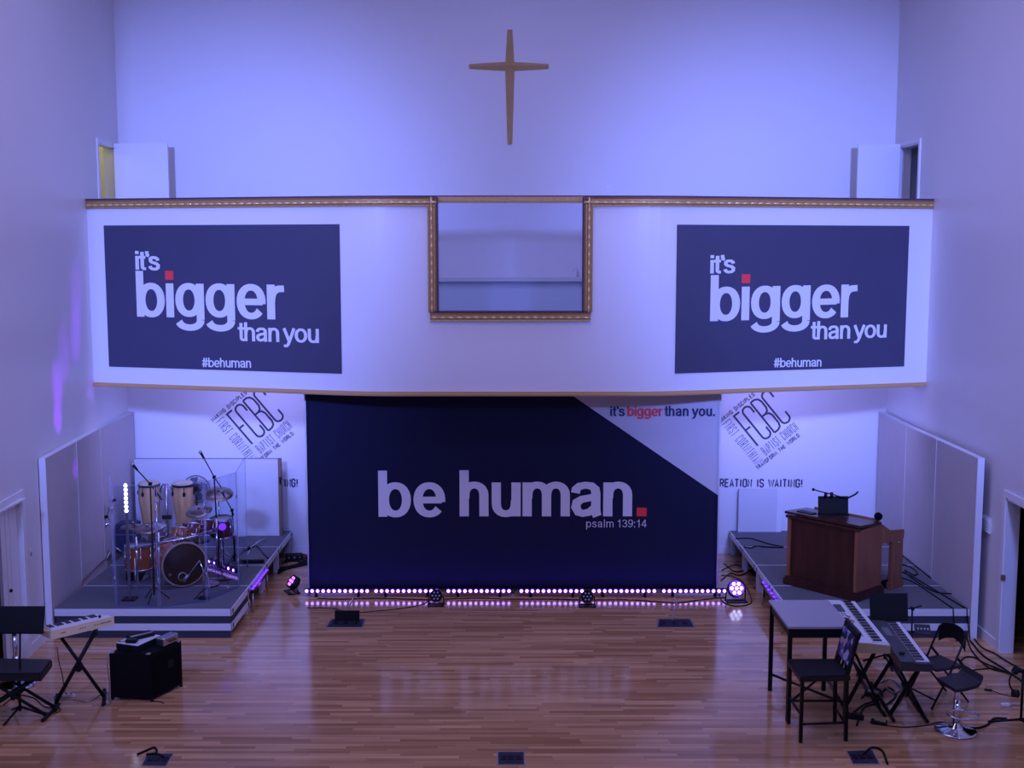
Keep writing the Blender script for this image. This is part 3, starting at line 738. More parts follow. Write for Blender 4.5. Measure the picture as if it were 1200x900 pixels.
mb = MB(); text_between(mb, 'than you.', hit, (779, 487.5), (838, 487.5), 475.5, track=-.03); mb.build('lettering', M_navyltr, bd, 'navy lettering')

# ------------------------------------------------------------------ stages
def stage(name, x_in, x_out, label):
    o = thing(name, label, 'stage', ((x_in + x_out) / 2, YS, 0)); cx = (x_in + x_out) / 2
    a, b = min(x_in, x_out) - cx, max(x_in, x_out) - cx; D = (YB - 0.02 - YS) / 4; xi = x_in - cx; sg = 1 if xi > 0 else -1
    def deck(y0, y1, top, first):
        d = MB().bb(a + .012, b - .012, y0 + .012, y1 - .004, top - .09, top - .002).build('deck', M_carpet, o)
        mb = MB().bb(a, b, y0, y0 + .012, top - .094, top + .001)
        for q in (.022, .05, .078): mb.bb(a, b, y0 - .004, y0, top - q - .006, top - q)
        for q in range(5): mb.cyl((a + (b - a) * (q + .5) / 5, y0, top - .035), (a + (b - a) * (q + .5) / 5, y0 - .006, top - .035), .008, n=6)
        mb.build('front_rail', M_alu, d)
        mb = MB().bb(xi - .012 * sg, xi, y0, y1 - .004, top - .094, top + .001)
        mb.bb(xi, xi + .004 * sg, y0, y1 - .004, top - .05, top - .044)
        mb.build('side_rail', M_alu, d)
        for yy in (y0 + .09, y1 - .09): MB().box((xi + .003 * sg, yy, top - .045), (.006, .035, .06)).build('coffin_lock', M_black, d)
        return d
    for k in range(4): deck(k * D, (k + 1) * D, HS, k == 0)
    deck(0, D, .2, True)
    MB().bb(a + .02, b - .02, .02, .04, .2, HS - .09).build('riser', M_skirt, o)
    MB().bb(a + .02, b - .02, .02, .04, 0, .11).build('riser', M_skirt, o)
    MB().bb(xi - .03 * sg, xi - .02 * sg, .04, D - .03, .2, HS - .09).build('riser', M_skirt, o)
    for k in range(4):
        for y in ((k + .06) * D, (k + .94) * D):
            for x in (xi - .06 * sg, -xi + .06 * sg):
                MB().bb(x - .028, x + .028, y - .028, y + .028, 0, (HS if k else .2) - .09).build('leg', M_alu, o)
    return o
XS0 = G(271, 714, HS).x; XS1 = G(905, 688, HS).x
stage('drum_platform', XS0, -6.10, 'grey carpeted two step platform with aluminium edges under the drum kit')
stage('organ_platform', XS1, 6.10, 'grey carpeted two step platform with aluminium edges under the organ')

# padded side panels
def wall_panels(pts, zt, z0s, side, labels, seam):
    for i in range(len(pts) - 1):
        (x0, y0), (x1, y1) = pts[i], pts[i + 1]
        o = thing('acoustic_panel', labels[i], 'panel', (x1, y1, 0)); t = .085 * side
        y0 -= .006; y1 += .006; zf = z0s[i]
        poly = [(x0, y0), (x1, y1), (x1 + t, y1), (x0 + t, y0)]
        MB().prism([(x - o.location.x, y - o.location.y, zf) for x, y in poly], (0, 0, zt - zf)).build('padding', M_panel, o)
        mb = MB()
        def strip_(xa, ya, xb, yb):
            mb.prism([(xa - o.location.x, ya - o.location.y, zf) for xa, ya in ((xa, ya), (xb, yb), (xb + t * 1.04, yb), (xa + t * 1.04, ya))], (0, 0, zt - zf + .006))
        strip_(x1 - .004 * side, y1 - .004, x1 - .004 * side + (x0 - x1) * .012, y1 + .012)
        mb.build('edge_strip', M_white, o)
        MB().prism([(x - o.location.x, y - o.location.y, zt) for x, y in poly], (0, 0, .008)).build('top_edge', M_white, o)
zp = 2.44
lp = [(-6.36, 19.88), (-6.29, 18.03), (-6.20, 16.78), (-6.115, 15.42)]
rp = [(6.215, 19.88), (6.13, 18.3), (6.06, 16.97), (5.99, 15.42)]
rp = [(6.17, 19.88), (6.115, 18.3), (6.11, 16.97), (6.105, 15.42)]
wall_panels(lp, zp, (0.41, .41, 0.0), -1, ['tall pale padded panel at the back corner by the drums', 'middle pale padded panel on the left side of the drum platform', 'frontmost pale padded panel on the left side of the drum platform'], None)
wall_panels(rp, zp, (0.41, .41, 0.0), 1, ['tall pale padded panel at the back corner behind the organ', 'middle pale padded panel on the right side of the organ platform', 'frontmost pale padded panel on the right side of the organ platform'], None)
# backing board behind the drums
Yq = 19.55
a, b = P(157, 538, Yq), P(329, 538, Yq)
o = thing('backing_board', 'low wide pale board with brown edge standing behind the congas', 'board', (a.x, Yq, HS))
MB().bb(0.0, b.x - a.x - .05, 0, .06, 0, b.z - HS).build('face', M_board, o)
MB().bb(b.x - a.x - .05, b.x - a.x, -.005, .07, 0, b.z - HS + .005).build('edge_trim', M_brownedge, o)
MB().bb(0, b.x - a.x - .05, -.003, .063, b.z - HS, b.z - HS + .008).build('top_edge', M_ring, o)
MB().bb(b.x - a.x - .03, b.x - a.x, -.02, -.005, b.z - HS - .42, b.z - HS - .3).build('latch', M_black, o)
Yq = YB - .12
a, b = P(866, 573, Yq), P(911, 573, Yq)
o = thing('backing_board', 'low greyish board leaning on the wall left of the organ console', 'board', (a.x, Yq, HS))
MB().bb(0, b.x - a.x, 0, .05, 0, a.z - HS).build('face', M_board, o)
MB().bb(b.x - a.x, b.x - a.x + .08, -.005, .055, 0, a.z - HS - .35).build('edge_trim', M_white, o)

# ------------------------------------------------------------------ LED bars and par lights
def led_bar(loc, rz, label, n=12, L=1.0, group=None, lens=None, facing=-1):
    o = thing('led_light_bar', label, 'stage light', loc, rz, group)
    MB().bev((0, 0, .095), (L, .06, .06), .006).build('housing', M_blackm, o)
    for i in range(n):
        x = -L / 2 + L * (i + .5) / n
        c = MB().cyl((x, -.03, .095), (x, -.037, .095), .030, n=14).build('lens_rim', M_ledhalo, o)
        MB().cyl((x, -.037, .095), (x, -.043, .095), .022, .017, n=14).build('lens', lens or M_led, c)
    for x in (-L * .32, L * .32):
        MB().bb(x - .02, x + .02, -.05, .05, 0, .008).bb(x - .02, x + .02, .0, .006, 0, .07).build('bracket', M_black, o)
    return o
bars = [(358.7, 431), (440, 512.5), (524.5, 597.5), (610, 683), (694.5, 768), (777, 850)]
ords = ['leftmost lit led bar at the foot of the backdrop', 'second lit led bar from the left at the backdrop foot', 'third lit led bar from the left at the backdrop foot',
        'third lit led bar from the right at the backdrop foot', 'second lit led bar from the right at the backdrop foot', 'rightmost lit led bar at the foot of the backdrop']
YL = 17.36
first = None
for (a, b), lb in zip(bars, ords):
    x0, x1 = P(a, 692, YL).x, P(b, 692, YL).x; loc = ((x0 + x1) / 2, YL + .03, 0)
    if first is None: first = led_bar(loc, 0, lb, L=(x1 - x0) * 12 / 11.2, group='lit led bars along the backdrop')
    else: dup(first, loc, 0, lb)

def par_light(loc, rz, tilt, label, lit, r=.10):
    o = thing('par_light', label, 'stage light', loc, rz)
    d = Vector((0, -math.cos(tilt), math.sin(tilt))); c = Vector((0, 0, r * 1.55)); back = c - d * .09; fr_ = c + d * .03
    MB().lathe([(0.0, 0), (r * .7, 0), (r, .02), (r, .12), (r * .93, .12), (r * .93, .105), (0, .105)], back, d, 20).build('can', M_blackm, o)
    face = back + d * .106
    u = Vector((1, 0, 0)); v = d.cross(u)
    m1 = {'white': M_ledwhite, 'violet': M_leddim, 'off': M_ledoff}[lit]
    if lit == 'white': MB().cyl(face, face + d * .002, r * .92, n=20).build('front_glass', M_ledviolet, o)
    for k in range(7):
        a_ = k * PI / 3; q = face + d * .003 + ((u * math.cos(a_) + v * math.sin(a_)) * r * .58 if k < 6 else Vector((0, 0, 0)))
        rr_ = r * (.20 if lit != 'off' else .12)
        MB().cyl(q, q + d * .006, rr_, n=10).build('lens', m1, o)
    for s_ in (-1, 1):
        MB().tube([c + Vector((s_ * (r + .012), 0, 0)), (s_ * (r + .02), .03, r * .8), (s_ * (r + .02), .05, 0.01)], .009).build('yoke', M_black, o)
    MB().bb(-r - .03, r + .03, .02, .08, 0, .014).bb(-r - .03, r + .03, -.10, -.04, 0, .014).bb(-r - .03, -r - .01, -.1, .08, 0, .014).bb(r + .01, r + .03, -.1, .08, 0, .014).build('base_frame', M_black, o)
    return o
q = G(343, 694); par_light((q.x, q.y, 0), R(-62), R(38), 'small black par light with violet leds left of the backdrop', 'violet', .105)
q = G(511, 709); par_light((q.x, q.y, 0), 0, R(20), 'unlit black par light in front of the led bars, left of centre', 'off', .09)
q = G(688, 710); par_light((q.x, q.y, 0), 0, R(20), 'unlit black par light in front of the led bars, right of centre', 'off', .09)
q = G(864, 707); par_light((q.x, q.y + .1, 0), R(4), R(24), 'brightly lit par light with violet glow right of the backdrop', 'white', .125)
# violet light strips along the inner platform edges
def edge_strip(x, ya, yb, side, label):
    o = thing('led_strip', label, 'light strip', (x, (ya + yb) / 2, 0)); L = abs(yb - ya)
    MB().bb(.006 * side, .05 * side, -L / 2, L / 2, .30, .345).build('housing', M_black, o)
    for i in range(8):
        y = -L / 2 + L * (i + .5) / 8
        MB().bb(.008 * side, .046 * side, y - .05, y + .05, .345, .352).build('lens', M_ledviolet, o)
    for y in (-L / 2 + .05, L / 2 - .05): MB().cyl((.03 * side, y, 0), (.03 * side, y, .3), .012).build('leg', M_steel, o)
edge_strip(XS0 + .01, 16.55, 17.65, 1, 'violet glowing led strip beside the drum platform edge')
edge_strip(XS1 - .01, 15.6, 17.0, -1, 'violet glowing led strip beside the organ platform edge')
spot('edge_glow_light', (XS0 + .12, 17.1, .25), (XS0 - .3, 17.0, .5), 8, (0.3, 0.05, 1.0), 120, 1, .05)
spot('edge_glow_light', (XS1 - .12, 16.3, .25), (XS1 + .5, 16.4, .6), 8, (0.3, 0.05, 1.0), 120, 1, .05)

# ------------------------------------------------------------------ cables
def smooth(pts, n=6):
    pts = [Vector(p) for p in pts]; out = []
    P_ = [pts[0] * 2 - pts[1]] + pts + [pts[-1] * 2 - pts[-2]]
    for i in range(1, len(P_) - 2):
        a, b, c, d = P_[i - 1], P_[i], P_[i + 1], P_[i + 2]
        for k in range(n):
            t = k / n
            out.append(.5 * ((2 * b) + (c - a) * t + (2 * a - 5 * b + 4 * c - d) * t * t + (3 * b - a - 3 * c + d) * t ** 3))
    out.append(pts[-1]); return out
def cable(pts, label, r=.009, m=None, z=0.0, group=None, name='cable'):
    q = [(G(p[0], p[1], z + r) if len(p) == 2 else Vector(p)) for p in pts]
    mb = MB().tube(smooth(q), r, 6)
    return tag(mb.build(name, m or M_cable), label, 'cable', group)

# ------------------------------------------------------------------ drum kit
def drum(name, label, c, axis, r, depth, shell, head, loc=None, hoop=None, lugs=8, extra=None):
    """c: centre of the struck head, axis points from it through the shell"""
    c = Vector(c); d = Vector(axis).normalized(); base = Vector(loc) if loc else c
    o = thing(name, label, 'drum', base); cc = c - base; hm = hoop or M_chrome
    MB().lathe([(r * .985, 0), (r * .985, depth)], cc, d, 28).build('shell', shell, o)
    MB().lathe([(0, -.004), (r * .97, -.004), (r * .97, .004)], cc, d, 28).build('drum_head', head, o)
    MB().lathe([(0, depth + .002), (r * .97, depth + .002)], cc, d, 28).build('rear_head', M_headwhite, o)
    for h in (0, depth):
        MB().lathe([(r * .96, h - .014), (r * 1.03, h - .014), (r * 1.03, h + .014), (r * .99, h + .014)], cc, d, 28).build('hoop', hm, o)
    u = d.orthogonal().normalized(); v = d.cross(u)
    for k in range(lugs):
        a_ = 2 * PI * (k + .5) / lugs; n_ = u * math.cos(a_) + v * math.sin(a_)
        MB().cyl(cc + n_ * r * 1.02 + d * .01, cc + n_ * r * 1.02 + d * (depth - .01), .006, n=6).cyl(cc + n_ * r * .99 + d * depth * .35, cc + n_ * r * .99 + d * depth * .65, .014, n=6).build('lug', M_chrome, o)
    return o
def tripod(o, x, y, z0, h0, spread, m, rot=0.3, r=.009, h=None):
    for k in range(3):
        a_ = rot + k * 2 * PI / 3
        MB().tube([(x, y, z0 + h0), (x + math.cos(a_) * spread, y + math.sin(a_) * spread, z0 + r)], r).build('leg', m, o)
YK = 16.62
bdc = P(216, 665, 16.5)
rb = bdc.z - HS - .012
rb = .315
bdc.z = HS + rb * 1.03 + .01
ax = Vector((-.62, 1, 0)).normalized()
o = drum('bass_drum', 'amber bass drum with black front head and pale hoop', bdc, ax, rb, .42, M_amber, M_headblack, (bdc.x, bdc.y, HS), M_hoop, 8)
cc = Vector((0, 0, rb * 1.03 + .01))
MB().lathe([(.05, -.006), (.065, -.006), (.065, -.012), (.05, -.012)], cc + Vector((-.03, 0, -.17)) - ax * .004 + Vector((0, -.018, 0)), ax, 18).build('port_ring', M_ring, o)
MB().cyl(cc + Vector((-.17, -.105, -.12)), cc + Vector((-.17, -.125, -.12)) , .022).build('badge', M_steel, o)
for s_ in (-1, 1):
    MB().tube([cc + Vector((s_ * .28, .1, -.08)), cc + Vector((s_ * .37, -.1, -.30)), cc + Vector((s_ * .38, -.12, -.318))], .009).build('spur', M_chrome, o)
# small boom microphone in front of the bass drum
q = G(239, 701, HS); lo_m = P(215, 681, 15.98) - q; hi_m = P(234, 657, 16.02) - q
o = thing('microphone_stand', 'short chrome boom with microphone aimed into the bass drum', 'microphone stand', (q.x, q.y, HS))
MB().lathe([(0, 0), (.08, 0), (.085, .012), (.03, .02), (0, .02)], (0, .0, 0), (0, 0, 1), 16).build('base', M_black, o)
MB().tube([(0, 0, .01), (0, 0, hi_m.z * .8), hi_m, lo_m + (hi_m - lo_m) * .2], .009).build('boom', M_chrome, o)
MB().cyl(lo_m + (hi_m - lo_m) * .3, lo_m, .018, .030).build('microphone', M_steel, o)
# rack toms and their curved rack
def at2(px, py, Y): return P(px, py, Y)
toms = [((213, 619), 16.75, .145, .15, M_amber, 'amber lacquered rack tom at the left of the bass drum top'),
        ((227, 614), 16.95, .155, .16, M_redlac, 'dark cherry rack tom at the middle above the bass drum'),
        ((243, 610), 17.15, .165, .18, M_redlac, 'dark cherry rack tom at the right above the bass drum')]
for (px, py), Y, r_, dp, mm, lb in toms:
    c = P(px, py, Y); drum('rack_tom', lb, c, (-.05, -.32, -1), r_, dp, mm, M_headwhite, lugs=6)['group'] = 'rack toms above the bass drum'
ra = [P(160, 642, 16.45), P(186, 637, 16.35), P(205, 633, 16.35), P(230, 628, 16.45), P(254, 620, 16.9)]
o = thing('drum_rack', 'curved chrome drum rack bar on posts around the bass drum', 'drum rack', (ra[0].x, ra[0].y, HS))
b0 = Vector(o.location)
MB().tube([p - b0 for p in smooth(ra)], .019, 8).build('rack_bar', M_chrome, o)
for p in (ra[0], ra[1], ra[4]):
    MB().cyl((p.x - b0.x, p.y - b0.y, 0.01), (p.x - b0.x, p.y - b0.y, p.z - HS + .16), .016).build('post', M_chrome, o)
    MB().bb(p.x - b0.x - .16, p.x - b0.x + .16, p.y - b0.y - .015, p.y - b0.y + .015, 0, .02).build('foot', M_chrome, o)
    MB().cyl((p.x - b0.x, p.y - b0.y - .03, p.z - HS), (p.x - b0.x, p.y - b0.y + .03, p.z - HS), .03).build('clamp', M_steel, o)
for (px, py), Y, r_, dp, mm, lb in toms:
    c = P(px, py, Y) - b0; k = min(smooth(ra), key=lambda p: abs(p.x - P(px, py, Y).x)) - b0
    MB().tube([k, k + Vector((0, .03, .1)), (c.x, c.y - .8 * r_, c.z - dp * .5)], .011).build('tom_arm', M_chrome, o)
# floor tom, snare
c = P(163, 640, 16.95); c.z = HS + .50
o = drum('floor_tom', 'amber floor tom on three chrome legs left of the bass drum', c, (0, 0, -1), .20, .34, M_amber, M_headwhite, (c.x, c.y, HS))
for k in range(3):
    a_ = .5 + k * 2.1; x, y = .215 * math.cos(a_), .215 * math.sin(a_)
    MB().tube([(x, y, .36), (x, y, .06), (x * 1.12, y * 1.12, .01)], .008).build('leg', M_chrome, o)
c = P(181, 622, 17.6); c.z = HS + .62
o = drum('snare_drum', 'shallow chrome snare drum behind the floor tom', c, (0, .1, -1), .175, .13, M_steel, M_headwhite, (c.x, c.y, HS))
MB().cyl((0, 0, .1), (0, 0, .46), .012).build('stand_post', M_chrome, o); tripod(o, 0, 0, 0, .22, .25, M_chrome)
c = P(258, 606, 17.4); c.z = HS + .78
o = drum('floor_tom', 'violet lit tom on a stand at the right end of the kit', c, (.05, .12, -1), .17, .26, M_redlac, M_headwhite, (c.x, c.y, HS))
MB().cyl((0, 0, .1), (0, 0, .5), .014).build('stand_post', M_chrome, o); tripod(o, 0, 0, 0, .25, .28, M_chrome, .9)
# cymbals
def cymbal(px, py, Y, r_, tilt, label, name='cymbal', zfloor=HS, double=False, tiltx=0.0):
    c = P(px, py, Y); o = thing(name, label, 'cymbal', (c.x, c.y, zfloor)); h = c.z - zfloor
    d = Vector((math.sin(tilt), math.sin(tiltx), 1)).normalized()
    MB().lathe([(0, .028), (.03, .026), (.045, .012), (r_ * .6, .004), (r_, -.012), (r_, -.015), (r_ * .6, 0), (.04, .006), (0, .01)], (0, 0, h), d, 28).build('cymbal_plate', M_cymbal, o)
    if double: MB().lathe([(0, -.028), (.03, -.026), (.045, -.022), (r_, -.012), (r_, -.015), (.045, -.026), (0, -.03)], (0, 0, h - .02), d, 28).build('cymbal_plate', M_cymbal, o)
    MB().cyl((0, 0, .25), (0, 0, h + .06), .009).cyl((0, 0, .2), (0, 0, h * .55), .014).build('post', M_chrome, o)
    MB().cyl((0, 0, h + .02), (0, 0, h + .045), .016).build('wing_nut', M_blackm, o)
    tripod(o, 0, 0, 0, .32, .27, M_chrome, random.random())
    return o
cymbal(233, 598, 17.3, .20, -.12, 'thin bronze cymbal above the right rack tom', tiltx=-.3)
cymbal(256, 578, 17.6, .22, .1, 'large bronze crash cymbal at the right rear of the kit', tiltx=-.35)
cymbal(172, 619, 17.1, .19, .05, 'bronze cymbal above the floor tom', tiltx=-.15)
cymbal(156, 616, 17.3, .18, 0, 'pair of hi-hat cymbals at the left of the kit', 'hi_hat', double=True)
# clutter at far left: small percussion rack
q = G(131, 655, HS)
o = thing('percussion_rack', 'slim chrome stand with small bells left of the drum shield', 'percussion stand', (q.x, q.y + .08, HS))
MB().tube([(0, 0, 0.01), (0, 0, .55), (-.08, 0, .65), (-.02, 0, .8), (.02, 0, .98)], .011).build('post', M_steel, o); tripod(o, 0, 0, 0, .2, .2, M_steel)
for k, (x, z) in enumerate(((-.09, .52), (-.1, .64), (.0, .78), (.03, .90))): MB().cyl((x - .04, -.03, z), (x + .05, -.03, z + .02), .03, .02).build('bell', M_black if k % 2 else M_chrome, o)
q = G(142, 652, HS)
o = thing('equipment_case', 'dark blue grey case standing behind the floor tom', 'case', (q.x + .03, q.y + .3, HS))
MB().bev((0, 0, .24), (.32, .3, .48), .02).build('body', mat('dark_blue_case', (.03, .04, .09), .5), o)
MB().bb(-.165, .165, -.155, .155, .30, .315).build('lid_seam', M_steel, o)
# drum throne and hi-hat pedals
q = G(176, 676, HS)
o = thing('bass_drum_pedal', 'black and chrome drum pedals on the platform below the floor tom', 'pedal', (q.x - .1, q.y - .1, HS))
MB().box((0, 0, .05), (.09, .26, .015), rx=R(14)).build('footboard', M_black, o)
MB().tube([(-.06, .14, .01), (-.06, .14, .16), (.06, .14, .16), (.06, .14, .01)], .009).build('pedal_frame', M_chrome, o)
MB().tube([(0, .14, .16), (0, .08, .3)], .006).sphere((0, .08, .31), .03).build('beater', M_white, o)
MB().bb(-.07, .07, -.15, .16, 0, .01).build('base_plate', M_steel, o)
q = G(152, 683, HS)
o = thing('equipment_bag', 'small black bag lying on the platform left of the pedals', 'bag', (q.x, q.y + .12, HS))
MB().bev((0, 0, .07), (.16, .12, .14), .025).build('bag_body', M_blackm, o); MB().tube([(-.05, 0, .13), (0, 0, .18), (.05, 0, .13)], .008).build('handle', M_black, o)

# congas
def conga(px, label, rz):
    Yc = 18.75; top = P(px, 565, Yc); zc = top.z; H_ = .76
    o = thing('conga', label, 'drum', (top.x, Yc, HS), rz, 'congas'); h = zc - HS; r_ = .155
    prof = [(r_ * .68, h - H_), (r_ * .80, h - H_ * .82), (r_ * .99, h - H_ * .55), (r_ * 1.09, h - H_ * .36), (r_ * 1.08, h - H_ * .22), (r_ * .98, h - .03)]
    MB().lathe(prof, (0, 0, 0), (0, 0, 1), 28).build('shell', M_conga, o)
    MB().lathe([(0, h + .012), (r_ * .8, h + .012), (r_ * 1.0, h + .0), (r_ * 1.06, h - .035)], (0, 0, 0), (0, 0, 1), 28).build('drum_head', M_skin, o)
    MB().lathe([(r_ * 1.05, h - .06), (r_ * 1.11, h - .06), (r_ * 1.11, h - .025), (r_ * 1.05, h - .025)], (0, 0, 0), (0, 0, 1), 28).build('rim', M_black, o)
    for k in range(5):
        a_ = 2 * PI * k / 5 + .4; n_ = Vector((math.cos(a_), math.sin(a_), 0))
        MB().cyl(n_ * r_ * 1.10 + Vector((0, 0, h - .2)), n_ * r_ * 1.09 + Vector((0, 0, h - .05)), .006, n=6).sphere(n_ * r_ * 1.08 + Vector((0, 0, h - .17)), .028, 8, 1.5).build('lug', M_black, o)
    for k in range(3):
        a_ = 2 * PI * k / 3 + .2
        MB().tube([(r_ * .75 * math.cos(a_), r_ * .75 * math.sin(a_), h - H_ + .1), (r_ * 1.5 * math.cos(a_), r_ * 1.5 * math.sin(a_), .01)], .012).build('leg', M_chrome, o)
    return o
conga(174.5, 'left of the two congas with pale skin and black rim', .2)
conga(214, 'right of the two congas, beside the pedestal fan', .9)
top = P(194, 568, 18.6)
o = thing('conga_stand', 'grey post stand between the two congas', 'stand', (top.x, 18.62, HS))
MB().cyl((0, 0, .05), (0, 0, top.z - HS), .022).build('post', M_steel, o); MB().tube([(-.1, 0, top.z - HS - .1), (-.05, 0, top.z - HS), (.05, 0, top.z - HS), (.1, 0, top.z - HS - .1)], .014).build('yoke', M_steel, o)
MB().bb(-.07, .07, -.03, .03, .5, .56).build('clamp', M_black, o); tripod(o, 0, 0, 0, .3, .3, M_steel)
# pedestal fan
c = P(230, 573, 19.15)
o = thing('pedestal_fan', 'round grey pedestal fan behind the right conga', 'fan', (c.x, c.y, HS)); h = c.z - HS
fw = mat('grey_fan_plastic', (.10, .12, .14), .5)
MB().cyl((0, 0, .02), (0, 0, h - .1), .014).build('pole', M_black, o)
MB().lathe([(0, 0), (.19, 0), (.19, .015), (.03, .03), (0, .03)], (0, 0, 0), (0, 0, 1), 20).build('base', M_black, o)
MB().lathe([(0, 0), (.06, 0), (.075, .06), (.05, .15), (0, .15)], (0, .02, h), (0, 1, 0), 18).build('motor', M_black, o)
gm = MB()
for rr_ in (.07, .11, .15, .185, .215): gm.tube([(rr_ * math.cos(t * PI / 14), -.03 - .05 * (1 - (rr_ / .22) ** 2), h + rr_ * math.sin(t * PI / 14)) for t in range(28)], .003, 4, True)
for k in range(28):
    a_ = k * PI / 14; gm.tube([(.03 * math.cos(a_), -.08, h + .03 * math.sin(a_)), (.14 * math.cos(a_), -.06, h + .14 * math.sin(a_)), (.22 * math.cos(a_), -.01, h + .22 * math.sin(a_))], .0025, 4)
gm.tube([(.222 * math.cos(t * PI / 16), .0, h + .222 * math.sin(t * PI / 16)) for t in range(32)], .009, 6, True)
gm.build('grille', fw, o)
bm_ = mat('smoky_fan_blades', (.16, .2, .28), .35)
for k in range(4):
    a_ = k * PI / 2 + .3; u = Vector((math.cos(a_), 0, math.sin(a_))); v = Vector((-math.sin(a_), 0, math.cos(a_)))
    c0 = Vector((0, 0, h))
    MB().prism([c0 + u * .04 - v * .02, c0 + u * .18 - v * .09, c0 + u * .20 + v * .03, c0 + u * .12 + v * .07, c0 + u * .04 + v * .03], (0, .006, 0)).build('blade', bm_, o)
MB().cyl((0, -.02, h), (0, .01, h), .045).build('hub', M_black, o)

# boom microphone stands in the kit
def boom(base, joint, tip, tail, label, rot=.4, m=None, zf=HS, spread=.3):
    m = m or M_black
    b0 = Vector(base); o = thing('microphone_stand', label, 'microphone stand', b0)
    j, t, e = Vector(joint) - b0, Vector(tip) - b0, Vector(tail) - b0
    MB().cyl((0, 0, .12), (j.x, j.y, j.z), .011).cyl((0, 0, .08), (0, 0, j.z * .5), .015).build('pole', m, o)
    MB().tube([e, j, t], .009).build('boom_arm', m, o)
    MB().cyl(j - Vector((.0, .03, 0)), j + Vector((0, .03, 0)), .022).build('clutch', m, o)
    d = (t - e).normalized()
    MB().cyl(t, t + d * .09, .014, .02).build('microphone', m, o)
    MB().sphere(t + d * .10, .026, 10).build('windscreen', M_steel, o)
    tripod(o, 0, 0, 0, .2, spread, m, rot)
    return o
boom(G(181, 704, HS), P(176, 567, 15.85), P(161, 551, 15.85), P(190, 586, 15.85), 'black boom microphone stand in front of the floor tom', spread=.2)
j = P(251, 559, 16.9); boom((j.x + .03, 16.9, HS), j, P(239, 537, 16.9), P(259, 571, 16.9), 'tall black boom microphone stand above the rack toms', 1.2)
j = P(272, 598, 17.6); boom((j.x + .02, 17.6, HS), j, P(263, 582, 17.5), P(274, 604, 17.6), 'black microphone stand at the right rear of the drum kit', 2.0, spread=.2)
j = P(183, 587, 17.15)
o = thing('cymbal_stand', 'straight chrome stand with ball top between the congas and floor tom', 'stand', (j.x, 17.15, HS))
MB().cyl((0, 0, .2), (0, 0, j.z - HS), .01).build('post', M_chrome, o); MB().cyl((-.03, 0, j.z - HS), (.03, 0, j.z - HS), .025).build('wing_nut', M_chrome, o); tripod(o, 0, 0, 0, .3, .25, M_chrome)

# acrylic drum shield
sp_ = [(133, 690), (136, 711), (187, 713), (243, 706), (280, 689), (290, 662)]
pts = [G(x, y, HS) for x, y in sp_]
o = thing('drum_shield', 'folding clear acrylic shield wrapped around the front of the drum kit', 'drum shield', pts[1])
b0 = Vector(o.location); hsd = 1.66
for i in range(5):
    a, b = pts[i] - b0, pts[i + 1] - b0; d = (b - a).normalized(); n_ = Vector((d.y, -d.x, 0)); a = a + d * .012; b = b - d * .012
    pn = MB().prism([a, b, b + n_ * .006, a + n_ * .006], (0, 0, hsd)).build('panel', M_acryl, o)
    e = MB()
    for p in (a, b): e.cyl(p + n_ * .003, p + n_ * .003 + Vector((0, 0, hsd)), .0055, n=6)
    e.cyl(a + Vector((0, 0, hsd)), b + Vector((0, 0, hsd)), .004, n=6); e.cyl(a + Vector((0, 0, .004)), b + Vector((0, 0, .004)), .004, n=6)
    e.build('panel_edge', M_acedge, pn)
for i in range(1, 5):
    p = pts[i] - b0
    for z in (.35, 1.3): MB().cyl(p + Vector((0, -.008, z)), p + Vector((0, -.008, z + .07)), .009, n=8).build('hinge', M_steel, o)
# light reflections on the left shield panel, built as an upright led strip
j = P(147, 569, 15.9)
o = thing('led_strip', 'seven white light reflections on the left shield panel, built as upright leds', 'light strip', (j.x, 15.9, HS)); h = j.z - HS
MB().bb(-.018, .018, 0, .02, .02, h + .03).build('housing', M_steel, o); MB().bb(-.09, .09, -.07, .09, 0, .02).build('foot', M_black, o)
for k in range(7): MB().lathe([(0, .016), (.018, .012), (.027, 0)], (0, 0, h - k * .058), (0, -1, 0), 12).build('lens', M_ledwhite, o)
# led reflection in a shield panel, built as a bar beside the bass drum
a, b = G(245, 659, HS), G(279, 672, HS); d = b - a
o = thing('led_light_bar', 'led reflection in the shield, built as short lit bar right of the bass drum', 'stage light', (a + b) / 2, math.atan2(d.y, d.x))
L = d.length; MB().bev((0, 0, .035), (L, .06, .07), .008).build('housing', M_blackm, o)
for k in range(6): 
    c = MB().cyl((-L / 2 + L * (k + .5) / 6, -.03, .04), (-L / 2 + L * (k + .5) / 6, -.036, .04), .026, n=12).build('lens_rim', M_ledhalo, o)
    MB().cyl((-L / 2 + L * (k + .5) / 6, -.036, .04), (-L / 2 + L * (k + .5) / 6, -.042, .04), .019, n=12).build('lens', M_led, c)
